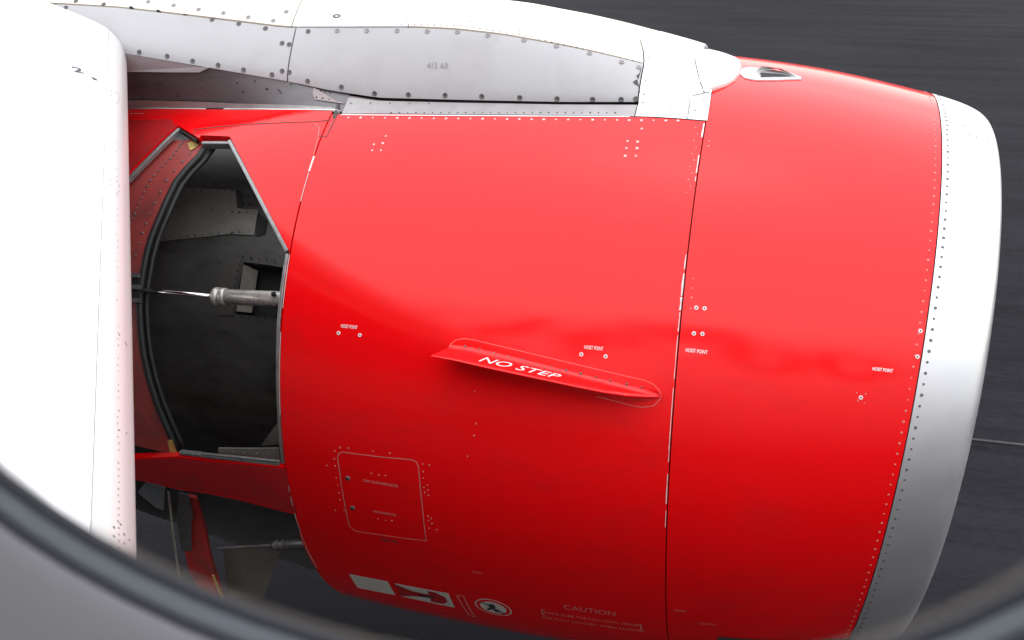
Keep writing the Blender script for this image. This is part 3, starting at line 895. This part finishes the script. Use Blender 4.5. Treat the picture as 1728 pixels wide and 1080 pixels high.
for off_, tt in ((1, 0.0), (1, 0.06), (1, 0.5), (1, 0.96), (0.5, 1.0), (-0.5, 1.0), (-1, 0.96), (-1, 0.5), (-1, 0.06), (-1, 0.0)):
    r_ = []
    for i in range(k):
        d = (topv[min(i + 1, k - 1)] - topv[max(i - 1, 0)]).normalized()
        b = tipv[i] - topv[i]
        nn = d.cross(b); nn = nn.normalized() if nn.length > 1e-9 else Vector((0, 0, 1))
        if nn.z < 0: nn = -nn
        fl = 0.010 * (1 - tt / 0.06) if tt < 0.06 else 0.0
        r_.append(topv[i] + b * tt + nn * (TH * off_ * (0.35 if i == 0 else 1) + math.copysign(fl, off_)))
    rows.append(r_)
me = grid_mesh(rows, True)
strake = link('strake', me, 'red', eng)
fl_top = nac([zx(205, 292), zx(212, 278), zx(240, 257), zx(290, 247), zx(345, 255), zx(600, 315), zx(900, 387), zx(1340, 490), zx(1390, 512), zx(1425, 545), zx(1440, 578)])
fl_bot = nac([zx(1430, 598), zx(1395, 636), zx(1330, 645), zx(1280, 638), zx(1060, 582), zx(700, 470), zx(215, 330)])
flange = panel('strake_flange', fl_top + fl_bot, S, 'red', strake, off=0.0035, thick=0.004, grid=0.03)
groove([zx(205, 292), zx(212, 278), zx(240, 256), zx(290, 246), zx(345, 254), zx(600, 314), zx(900, 386), zx(1340, 489), zx(1390, 511), zx(1425, 545), zx(1440, 578), zx(1430, 600), zx(1395, 637), zx(1330, 646), zx(1280, 639), zx(1060, 582)], 0.0016, 'rivet_pale', strake, 0.0045, 'flange_edge')
for q in ((295, 292), (379, 310), (463, 331), (546, 351), (629, 371), (712, 391), (798, 411), (884, 430), (969, 450), (1058, 469), (1141, 491), (1236, 511), (1325, 531)):
    x, u = on_nac(*zx(*q)); p = S(x, u, 0.0036); n = nrm_S(x, u)
    link('screw', mesh_from(*tube([p, p + n * 0.0012], 0.0042, 8)), random.choice(['rivet', 'rivet', 'red_dull']), strake)
# NO STEP printed along the blade
cum = [0.0]
for i in range(1, k): cum.append(cum[-1] + (topv[i] - topv[i - 1]).length)
def blade(s, t):
    i = int(min(max(np.searchsorted(cum, s) - 1, 0), k - 2)); f = (s - cum[i]) / (cum[i + 1] - cum[i])
    p = topv[i].lerp(topv[i + 1], f); q = tipv[i].lerp(tipv[i + 1], f)
    d = topv[i + 1] - topv[i]; nn = d.cross(q - p).normalized()
    if nn.z < 0: nn = -nn
    return p + (q - p) * t + nn * (TH + 0.0012)
V, F = text_mesh('NO STEP', 0.1, bold=0.0)
sc_ = 0.245 / (max(v[0] for v in V) - min(v[0] for v in V)); hh = max(v[1] for v in V) - min(v[1] for v in V)
s_mid = 0.265
Vn = [blade(s_mid + v[0] * sc_, 0.56 - v[1] / hh * 0.42) for v in V]
link('lettering', mesh_from(Vn, F, False), 'print', strake)

# ---------------- air scoop on the inlet cowl's top
def on_top(pts): return nac(pts)
scp = panel('air_scoop', on_top([(1247, 124), (1252, 116), (1266, 113.5), (1300, 118), (1335, 124), (1352, 131), (1352, 135), (1310, 136), (1275, 136), (1256, 132)]), S, 'side', eng, off=0.003, thick=0.006, grid=0.03)
mouth = [on_nac(1283, 124), on_nac(1284, 131), on_nac(1336, 130.5), on_nac(1318, 127)]
panel('scoop_mouth', mouth, S, 'black', scp, off=0.005, thick=0, grid=0.03)
V = [S(*on_nac(1276, 121), 0.004), S(*on_nac(1284, 121), 0.022), S(*on_nac(1318, 125), 0.020), S(*on_nac(1345, 131), 0.004), S(*on_nac(1310, 117.5), 0.004)]
link('scoop_hood', mesh_from(V, [(0, 1, 4), (1, 2, 4), (2, 3, 4)], False), 'decal', scp)

# ------------------------------------------------------------------ pylon
pyl = thing('engine_pylon', 'white engine pylon with rows of dark fasteners above red cowl', 'pylon', (-1.2, 0.0, 1.0))
def row_f(pxs, Y):
    P = [at_y(q[0], q[1], Y) for q in pxs]; xs = [p.x for p in P]; zs = [p.z for p in P]
    return np.array(xs), np.array(zs)
cx_, cz_ = row_f([(670, -3), (750, 12), (900, 32), (1000, 50), (1090, 75), (1165, 99), (1190, 110)], 0.0)
cx_ = np.concatenate([[-3.2, -2.4, -1.8], cx_]); cz_ = np.concatenate([[1.52, 1.47, 1.43], cz_])
tx_, tz_ = row_f([(95, 6), (200, 12), (330, 27), (484, 46), (600, 46), (700, 45.5), (771, 49), (850, 58), (900, 67), (954, 76.5), (1017, 90), (1086, 107), (1150, 124), (1187, 138)], -0.24)
bx_, bz_ = row_f([(120, 76), (210, 90), (340, 112), (485, 137), (560, 153), (640, 165), (800, 169), (950, 172), (1078, 172), (1190, 172)], -0.36)
zc_f = lambda x: float(np.interp(x, cx_, cz_)); zt_f = lambda x: float(np.interp(x, tx_, tz_)); zb_f = lambda x: float(np.interp(x, bx_, bz_))
def smooth_f(f, w=0.06):
    return lambda x: (f(x - w) + 2 * f(x - w / 2) + 2 * f(x) + 2 * f(x + w / 2) + f(x + w)) / 8
zc_f, zt_f = smooth_f(zc_f), smooth_f(zt_f, 0.04)
zb_f = smooth_f(zb_f, 0.03)
def PY(x, t, off=0.0):
    """Pylon section: t 0 = lower edge (near side), 1 = upper panel line, 2 = crown, 3..4 mirrored."""
    mir = t > 2
    if mir: t = 4 - t
    zb, zt, zc = zb_f(x), zt_f(x), zc_f(x)
    zc = max(zc, zt + 0.012)
    pts = [Vector((-0.375, zb - 0.10)), Vector((-0.36, zb)), Vector((-0.24, zt)), Vector((0.0, zc)), Vector((0.24, zt))]
    i = min(int(t), 1); f = t - i
    p0, p1, p2, p3 = pts[i], pts[i + 1], pts[i + 2], pts[i + 3]
    if i == 0: m1 = Vector((0.012, 0.13)) * ((zt - zb) / 0.17) ; m2 = Vector((0.15, (zt - zb) * 0.6 + (zc - zt) * 0.6))
    else: m1 = Vector((0.30, ((zt - zb) * 0.6 + (zc - zt) * 0.6) * 1.35)); m2 = Vector((0.26, 0.0))
    h = ((2 * f ** 3 - 3 * f * f + 1), (f ** 3 - 2 * f * f + f), (-2 * f ** 3 + 3 * f * f), (f ** 3 - f * f))
    p = p1 * h[0] + m1 * h[1] + p2 * h[2] + m2 * h[3]
    if off:
        g = 1e-3; f2 = f + g
        h2 = ((2 * f2 ** 3 - 3 * f2 * f2 + 1), (f2 ** 3 - 2 * f2 * f2 + f2), (-2 * f2 ** 3 + 3 * f2 * f2), (f2 ** 3 - f2 * f2))
        q = p1 * h2[0] + m1 * h2[1] + p2 * h2[2] + m2 * h2[3]
        d = (q - p).normalized(); p = p + Vector((-d.y, d.x)) * off
    y = -p.x if mir else p.x
    return Vector((x, y, p.y))
def pyl_panel(name, x0, x1, t0, t1, m, nx=24, ntt=10, off=0.0, sl=None):
    rows = []
    for j in range(ntt + 1):
        t = t0 + (t1 - t0) * j / ntt
        a = x0(t) if callable(x0) else x0; b = x1(t) if callable(x1) else x1
        rows.append([PY(a + (b - a) * i / nx, t, off) for i in range(nx + 1)])
    V = [p for r in rows for p in r]
    n = nx + 1; F = []
    for i in range(ntt):
        for k_ in range(nx): F.append((i * n + k_, i * n + k_ + 1, (i + 1) * n + k_ + 1, (i + 1) * n + k_))
    # folded edges
    loop = [k_ for k_ in range(n)] + [i * n + n - 1 for i in range(1, ntt + 1)] + [ntt * n + k_ for k_ in range(n - 2, -1, -1)] + [i * n for i in range(ntt - 1, 0, -1)]
    cen = {}
    s = len(V)
    for q in loop:
        j, i = divmod(q, n); t = t0 + (t1 - t0) * j / ntt
        a = x0(t) if callable(x0) else x0; b = x1(t) if callable(x1) else x1
        V.append(V[q].copy()); V.append(PY(a + (b - a) * i / nx, t, off - 0.012))
    L = len(loop)
    for i in range(L):
        a = s + 2 * i; b = s + 2 * ((i + 1) % L)
        F.append((b, b + 1, a + 1, a))
    return link(name, mesh_from(V, F, True), m, pyl)
XA = lambda t: -1.545 + (0.02 if t < 1 else -0.01 * (t - 1))
g = 0.0025
XN = lambda t: -0.247 - 0.05 * max(0, t - 1)
XT = lambda t: -1.085 - 0.09 * max(0.0, min(1.0, t - 1.0)) ** 0.6
far = 0.0012
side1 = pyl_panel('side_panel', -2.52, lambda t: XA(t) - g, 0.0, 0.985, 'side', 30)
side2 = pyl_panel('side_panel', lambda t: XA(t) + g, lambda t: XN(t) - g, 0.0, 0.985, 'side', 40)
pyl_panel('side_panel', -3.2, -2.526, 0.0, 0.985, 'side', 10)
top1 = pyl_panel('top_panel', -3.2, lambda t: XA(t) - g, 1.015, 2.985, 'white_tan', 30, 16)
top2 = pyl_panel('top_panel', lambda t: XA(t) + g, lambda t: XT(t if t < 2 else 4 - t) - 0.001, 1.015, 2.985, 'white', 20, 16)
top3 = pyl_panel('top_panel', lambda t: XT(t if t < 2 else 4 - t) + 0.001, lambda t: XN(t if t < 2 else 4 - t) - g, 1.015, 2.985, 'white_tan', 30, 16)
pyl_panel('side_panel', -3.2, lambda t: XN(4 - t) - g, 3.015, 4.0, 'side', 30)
pyl_panel('inner_spar', -3.2, -0.05, 0.0, 4.0, 'seam', 40, 24, off=-0.012)
# nose panel: runs down to the cowl edge
def cowl_edge(x):            # girth of the cowl's top edge
    if x > -1.305: return float(np.interp(x, [p[0] for p in top_edge], [p[1] for p in top_edge]))
    return float(np.interp(x, [p[0] for p in SLE], [p[1] for p in SLE]))
def LOW(x, t, off=0.0):
    """From the cowl edge (t=0) up to the pylon's lower edge (t=1)."""
    a = S(x, cowl_edge(x) + 0.003, 0.001); b = PY(x, 0.0)
    b = Vector((x, b.y, b.z)); a = Vector((x, a.y, a.z))
    p = a.lerp(b, t)
    d = Vector((0, b.y - a.y, b.z - a.z)).normalized(); n = Vector((0, -d.z, d.y))
    if n.y > 0: n = -n
    return p + n * off
def low_panel(name, x0, x1, t0, t1, m, off=0.0, nx=24, nt_=4, par=None):
    rows = [[LOW(x0 + (x1 - x0) * i / nx, t0 + (t1 - t0) * j / nt_, off) for i in range(nx + 1)] for j in range(nt_ + 1)]
    return link(name, grid_mesh(rows, True), m, par or pyl)
nose = pyl_panel('nose_panel', lambda t: XN(t if t < 2 else 4 - t) + g, lambda t: -0.056 - 0.03 * max(0.0, min(1.0, (t - 1.2) / 0.8)), 0.0, 4.0, 'white', 14, 30, off=0.001)
low_panel('nose_skirt', -0.243, -0.073, 0.0, 1.0, 'white', 0.001, 8)
low_panel('corner_plate', -0.071, -0.008, 0.0, 1.7, 'white', 0.001, 6)
strip2 = low_panel('sill_strip', -1.285, -0.247, 0.0, 0.80, 'strip', 0.0, 40)
low_panel('inner_wall', -1.30, -0.247, 0.78, 1.0, 'patch', -0.012, 40)
strip1 = low_panel('sill_strip', -3.0, -1.295, 0.0, 0.16, 'strip', 0.0, 40)
wall = low_panel('inner_wall', -3.0, -1.29, 0.155, 1.02, 'titan', -0.008, 40, 6)
# pinkish doubler and white lower plate lying on the inner wall
wbvh = BVHTree.FromPolygons([v.co for v in wall.data.vertices], [tuple(p.vertices) for p in wall.data.polygons])
def plate_on(bvh, name, pxs, m, par, off=0.004):
    P = []
    for q in pxs:
        h = bvh.ray_cast(CAM, ray(*q))
        if h[0] is None: h = bvh.find_nearest(CAM + ray(*q) * 4.0)
        P.append(h[0] - ray(*q) * off)
    n = len(P); B = [p + ray(*q) * off * 0.9 for p, q in zip(P, pxs)]
    F = [tuple(range(n))] + [(i, i + n, (i + 1) % n + n, (i + 1) % n) for i in range(n)]
    return link(name, mesh_from(P + B, F, False), m, par)
plate_on(wbvh, 'lower_plate', [(190, 90), (213, 91), (340, 113), (353, 114), (345, 118), (336, 122), (300, 122), (190, 121)], 'side', pyl, 0.02)
dbl = plate_on(wbvh, 'doubler', [(529, 147), (562, 152), (575, 156), (574, 172), (545, 170), (532, 168), (528, 160)], 'patch', pyl)
wd_ = []
for q in ((534, 150), (541, 152), (548, 153), (556, 155), (534, 164), (545, 166), (556, 168), (226, 131), (236, 145), (340, 148), (355, 131), (400, 140), (410, 155), (430, 137), (450, 150), (470, 152), (473, 156), (490, 142), (240, 153), (270, 140), (300, 162), (365, 172)):
    h = wbvh.ray_cast(CAM, ray(*q))
    if h[0] is not None: wd_.append((h[0] - ray(*q) * 0.006, -ray(*q)))
dots('wall_rivets', wd_, M['black'], wall, 0.004, 0.001)

# rounded pylon tip riding over the inlet cowl
tip_px = [(1172, 98), (1176, 118), (1183, 140), (1189, 158), (1199, 156), (1214, 154), (1229, 148), (1240, 140), (1245, 134), (1243, 127), (1236, 121), (1224, 114), (1208, 108), (1190, 102)]
tp = nac(tip_px)
tcx = -0.06; tcu = deg(88)
def tip_off(x, u):
    r2 = ((x - tcx) / 0.135) ** 2 + ((u - tcu) / 0.29) ** 2
    return 0.004 + 0.034 * max(0.0, 1 - r2)
far_side = [(p[0], 2 * deg(88.5) - p[1]) for p in tp]
plan = [(-0.10, deg(74.8)), (-0.055, deg(75.4)), (-0.022, deg(76.4)), (0.008, deg(78.2)), (0.035, deg(80)), (0.055, deg(82.3)), (0.066, deg(85.5)), (0.066, deg(89)), (0.055, deg(93.5)), (0.035, deg(97.5)), (0.0, deg(101.5)), (-0.10, deg(104.5))]
tipo = panel('tip_fairing', plan, S, 'white', pyl, off=tip_off, thick=0.01, grid=0.03)
panel('tip_seal', inset(plan, -0.006), S, 'rivet_pale', tipo, off=0.0018, thick=0, grid=0.04)

# fasteners: one prototype mesh in two finishes, placed by the skin they sit on
def skin_bvh(objs):
    V, F = [], []
    for o in objs:
        s = len(V); V += [v.co.copy() for v in o.data.vertices]; F += [tuple(i + s for i in p.vertices) for p in o.data.polygons]
    return BVHTree.FromPolygons(V, F)
pbvh = skin_bvh([side1, side2, top1, top2, top3, nose])
def fast_mesh(r):
    V, F = [], []
    for rr, hh in ((r, 0.0005), (r * 0.92, 0.0022), (r * 0.62, 0.0022), (r * 0.5, 0.0012), (r * 0.16, 0.0012)):
        for k_ in range(16):
            w = 2 * math.pi * k_ / 16; V.append((rr * math.cos(w), rr * math.sin(w), hh))
    for i in range(4):
        for k_ in range(16):
            j = (k_ + 1) % 16; F.append((i * 16 + k_, i * 16 + j, (i + 1) * 16 + j, (i + 1) * 16 + k_))
    F.append(tuple(64 + k_ for k_ in range(16)))
    me = mesh_from(V, F, False)
    me.materials.append(M['fast']); me.materials.append(M['fastrim']); me.materials.append(M['black'])
    mi_ = [0] * 16 + [0] * 16 + [1] * 16 + [0] * 16 + [2]
    me.polygons.foreach_set('material_index', mi_)
    return me
FM = fast_mesh(0.0092)
FML = FM.copy()
FML.materials[0] = M['fastrim']; FML.materials[1] = M['strip']
def fastener(q, me):
    h = pbvh.ray_cast(CAM, ray(*q))
    if h[0] is None: return
    o = bpy.data.objects.new('fastener', me); COL.objects.link(o)
    n = h[1] if h[1].dot(ray(*q)) < 0 else -h[1]
    mw = Matrix.Translation(h[0]) @ n.to_track_quat('Z', 'Y').to_matrix().to_4x4()
    o.parent = pyl; o.matrix_parent_inverse = Matrix.Translation(-Vector(pyl.location)); o.matrix_basis = mw
dark_f = [(111, 13), (128, 2), (175, 7), (222, 13), (268, 19), (313, 26), (358, 33), (403, 40), (448, 48), (235, 88), (282, 95), (325, 103), (368, 110), (411, 118), (459, 126), (476, 73), (488, 75), (476, 120), (488, 122), (519, 137), (576, 147), (632, 158), (689, 160), (751, 161), (813, 163), (877, 165), (940, 167), (1000, 168), (1048, 168), (1073, 167), (520, 53)]
pale_f = [(250, 3), (293, 9), (335, 16), (377, 22), (419, 29), (461, 35), (483, 20), (569, 52), (619, 52), (670, 52), (721, 53), (772, 54), (823, 60), (884, 68), (939, 78), (995, 90), (1049, 105), (1078, 114)]
for q in dark_f: fastener(q, FM)
for q in pale_f: fastener(q, FML)
# small dots of the top panel's edge, nose rivets
pd = [(662, 38), (666, 27), (670, 22)] + [(667 + 11 * i, 41 + (0.2 * i if i < 10 else 2 + 1.7 * (i - 10))) for i in range(22)] + [(910 + 10.5 * i, 66 + 2.45 * i) for i in range(17)] + [(875 + 2 * i, 56 - 4 * i) for i in range(6)] + [(794 + 3 * i, 36 - 5 * i) for i in range(3)]
pd += [(1088, 82), (1095, 97), (1092, 116), (1111, 113), (1130, 120), (1149, 127), (1167, 134), (1089, 136), (1087, 159), (1085, 173), (1165, 154), (1131, 179), (1149, 180), (1173, 186), (1187, 170), (556, 17), (558, 24), (560, 30), (583, 17), (582, 24), (576, 33)]
lst = []
nb = skin_bvh([side2, top2, top3, nose] + [o for o in COL.objects if o.name.startswith(('nose_skirt', 'corner_plate'))])
for q in pd:
    h = nb.ray_cast(CAM, ray(*q))
    if h[0] is not None:
        n = h[1] if h[1].dot(ray(*q)) < 0 else -h[1]
        lst.append((h[0] + n * 0.0006, n))
dots('pylon_rivets', lst, M['fastrim'], pyl, 0.0036, 0.001)
# seam lines of the nose and the tip
tb = skin_bvh([nose, tipo] + [o for o in COL.objects if o.name.startswith(('nose_skirt', 'corner_plate'))])
def line_on(bvh, pxs, w, m, par, name='panel_seam', lift=0.0012):
    pts = []
    for i in range(len(pxs) - 1):
        for t in np.linspace(0, 1, 7)[:-1]: pts.append((pxs[i][0] + (pxs[i + 1][0] - pxs[i][0]) * t, pxs[i][1] + (pxs[i + 1][1] - pxs[i][1]) * t))
    pts.append(pxs[-1])
    P = []
    for q in pts:
        h = bvh.ray_cast(CAM, ray(*q))
        if h[0] is not None:
            n = h[1] if h[1].dot(ray(*q)) < 0 else -h[1]
            P.append((h[0] - ray(*q) * lift * 2, n))
    V = []
    for i, (p, n) in enumerate(P):
        d = (P[min(i + 1, len(P) - 1)][0] - P[max(i - 1, 0)][0]).normalized(); c = n.cross(d).normalized()
        V += [p + c * w / 2, p - c * w / 2]
    return link(name, mesh_from(V, [(2 * i, 2 * i + 1, 2 * i + 3, 2 * i + 2) for i in range(len(P) - 1)], False), m, par)
line_on(tb, [(1172, 98), (1175, 112), (1181, 136), (1188.5, 156)], 0.0035, 'seam', tipo, 'tip_seam')
line_on(tb, [(1169, 161), (1180, 158.5), (1189, 156.5), (1197, 155.5)], 0.003, 'seam', nose)
line_on(tb, [(1165, 161), (1162, 180), (1158, 200)], 0.0018, 'printgrey', nose)
# sill strip rivets
sb = skin_bvh([strip2])
lst = []
for q in [(592 + 33 * i, 174) for i in range(5)] + [(660 + 14 * i, 190) for i in range(28)]:
    h = sb.ray_cast(CAM, ray(*q))
    if h[0] is not None: lst.append((h[0] - ray(*q) * 0.003, -ray(*q)))
dots('strip_rivets', lst, M['rivet'], strip2, 0.003, 0.001)
# flat print on the pylon
def on_bvh(bvh, q):
    h = bvh.ray_cast(CAM, ray(*q)); n = h[1] if h[1].dot(ray(*q)) < 0 else -h[1]; return h[0], n
def print_on(bvh, s, q, size, m, par, ang=0.0, sx=1.0, xdir=Vector((1, 0, 0)), bold=0.0):
    p, n = on_bvh(bvh, q); a = (xdir - n * xdir.dot(n)).normalized(); b = n.cross(a)
    return lettering('lettering', s, size, lambda c, d: p + a * c + b * d + n * 0.0022, m, par, ang, sx, bold)
print_on(pbvh, '413 AR', (739, 111.5), 0.031, 'printgrey', side2, sx=0.85)
print_on(pbvh, '0', (569, 27.5), 0.042, 'printdark', top2, ang=math.radians(90), bold=0.0008)
# chipped paint by the nose seam
for pts in ([(1081, 116), (1084, 117), (1081, 138), (1078, 130), (1077, 134), (1074, 127), (1079, 124)], [(1068, 138), (1074, 134), (1081, 136), (1080, 158), (1077, 144), (1072, 142)]):
    P = []
    for q in pts:
        h = pbvh.ray_cast(CAM, ray(*q))
        if h[0] is not None: P.append(h[0] - ray(*q) * 0.003)
    link('paint_chip', mesh_from(P, [tuple(range(len(P)))], False), 'seam', side2)

# ------------------------------------------------------------------ wing
wing = thing('aircraft_wing', 'white wing leading edge with dark 2 mark, nearest the window', 'wing', (-1.0, -2.0, 0.9))
prof_px = [(-260, -130), (-120, -72), (0, -25), (50, -6), (95, 11), (125, 23), (160, 38), (180, 49), (195, 62), (205, 75), (211, 90)]
PA = [at_y(q[0], q[1], -0.35) for q in prof_px]
A0 = at_y(213.5, 101, -0.35)
up = [(p.x, p.z) for p in PA]
sec = [(-5.5, up[0][1] + 0.15), (-4.6, up[0][1] + 0.2)] + up + [(A0.x, A0.z)] + [(A0.x - 0.006, A0.z - 0.03), (A0.x - 0.03, A0.z - 0.065), (A0.x - 0.09, A0.z - 0.10), (A0.x - 0.3, A0.z - 0.15), (-4.6, A0.z - 0.1)]
DX, DZ = -0.6263, 0.0495
def catmull(P, n=5):
    out = []
    for i in range(len(P) - 1):
        p0 = np.array(P[max(i - 1, 0)]); p1 = np.array(P[i]); p2 = np.array(P[i + 1]); p3 = np.array(P[min(i + 2, len(P) - 1)])
        for k_ in range(n):
            t = k_ / n
            out.append(tuple(0.5 * ((2 * p1) + (p2 - p0) * t + (2 * p0 - 5 * p1 + 4 * p2 - p3) * t * t + (3 * p1 - p0 - 3 * p2 + p3) * t ** 3)))
    return out + [tuple(P[-1])]
SECT = catmull(sec, 5)
def WG(pt, y): return Vector((pt[0] + (y + 0.35) * DX, y, pt[1] + (y + 0.35) * DZ))
isplit = 2 * 5 + 7 * 5 + 1           # on the section near pixel (183, 50)
ys = list(np.linspace(-0.34, -3.66, 30))
def wing_part(name, pts, m):
    rows = [[WG(p, y) for p in pts] for y in ys]
    return link(name, grid_mesh(rows, True), m, wing)
skin = wing_part('upper_skin', SECT[:isplit] + [tuple(np.array(SECT[isplit]) * 0.85 + np.array(SECT[isplit - 1]) * 0.15)], 'white')
slat = wing_part('slat_nose', SECT[isplit:], 'slat')
lo_ = [(p[0] - 0.004, p[1] - 0.004) for p in SECT[isplit - 3:isplit + 4]]
rows = [[WG(p, y) for p in lo_] for y in ys]
link('skin_joint', grid_mesh(rows, True), 'seam', wing)
V = [WG(p, -0.34) for p in SECT]
link('end_rib', mesh_from(V, [tuple(range(len(V)))], False), 'side', wing)
V = [WG((p[0] - 0.002, p[1] + 0.0), -0.338) for p in SECT[10:isplit + 20]]
wb = skin_bvh([skin, slat])
lst = []
def wdot(q):
    h = wb.ray_cast(CAM, ray(*q))
    if h[0] is not None:
        n = h[1] if h[1].dot(ray(*q)) < 0 else -h[1]
        lst.append((h[0] + n * 0.0005, n))
random.seed(3)
for yy in list(range(88, 150, 9)) + list(range(200, 300, 14)) + list(range(330, 930, 11)):
    if random.random() < 0.75: wdot((196 + (yy - 90) * 0.005 + random.uniform(-1, 1), yy))
dots('slat_rivets', lst, M['strip'], slat, 0.0022, 0.0005)
lst = []
for q in ((187, 154), (187, 161), (197, 157), (201, 165), (200, 171), (197, 174), (186, 304), (186, 311), (197, 306), (201, 314), (200, 323), (197, 326), (201, 726), (213, 731), (192, 890), (192, 905), (203, 885), (209, 902), (209, 917), (218, 911), (201, 565), (211, 578), (213, 582)): wdot(q)
dots('slat_fasteners', lst, M['rivet'], slat, 0.0026, 0.0006)
q0, n0 = on_bvh(wb, (131, 119))
ax = (at_y(150, 128, q0.y) - at_y(131, 119, q0.y)).normalized()
hh_ = wb.ray_cast(CAM, ray(150, 131))[0]; axd = (hh_ - q0).normalized()
print_on(wb, '2', (131, 119), 0.075, 'printdark', skin, ang=math.radians(62), xdir=axd, bold=0.0012)
p, n = on_bvh(wb, (159, 133.5))
a = axd; a = (a - n * a.dot(n)).normalized(); b = n.cross(a)
link('oval_mark', mesh_from([p + a * 0.012 * math.cos(w) + b * 0.008 * math.sin(w) + n * 0.002 for w in np.linspace(0, 2 * math.pi, 17)[:-1]], [tuple(range(16))], False), 'printdark', skin)

# ------------------------------------------------------------------ cabin window
win = thing('cabin_window', 'grey cabin window surround, blurred, along the bottom corners', 'window', (0.195, -3.72, 1.9))
WX, WZ, WA, WB, WT = 0.195, 2.047, 0.190, 0.130, 2.23
def wring(off, y, n=56):
    out = []
    for k_ in range(n):
        w = 2 * math.pi * k_ / n; c, s = math.cos(w), math.sin(w)
        z = (WZ if s < 0 else WT) + (WB + off) * s
        out.append(Vector((WX + (WA + off) * c, y, z)))
    return out
def wpart(name, prof_, m):
    return link(name, grid_mesh([wring(o, y) for o, y in prof_], True, True), m, win)
wpart('reflection_ring', [(-0.0055, -3.699), (0.0005, -3.699)], 'pane_reflection')  # painted reflection of the surround, added as a see-through ring
wpart('gasket', [(0.0, -3.698), (0.0, -3.701), (0.002, -3.7025), (0.0028, -3.702)], 'gasket')
wpart('inner_pane_rim', [(0.0022, -3.701), (0.0026, -3.7035), (0.005, -3.706), (0.0075, -3.707), (0.0078, -3.700)], 'pane_band')
wpart('gasket', [(0.007, -3.705), (0.0072, -3.7085), (0.0088, -3.7095), (0.0092, -3.706)], 'gasket')
wpart('surround', [(0.0085, -3.704), (0.0087, -3.7095), (0.0105, -3.7125), (0.014, -3.715), (0.022, -3.719), (0.035, -3.7225), (0.05, -3.724)], 'lining')
# lining panel round it
inner = wring(0.05, -3.724)
outer = []
for p in inner:
    d = Vector((p.x - WX, 0, p.z - 2.14)); k_ = 0.62 / max(abs(d.x), abs(d.z) * 0.95)
    outer.append(Vector((WX + d.x * k_, -3.724, 2.14 + d.z * k_)))
link('lining_panel', grid_mesh([inner, outer], False, True), 'lining', win)
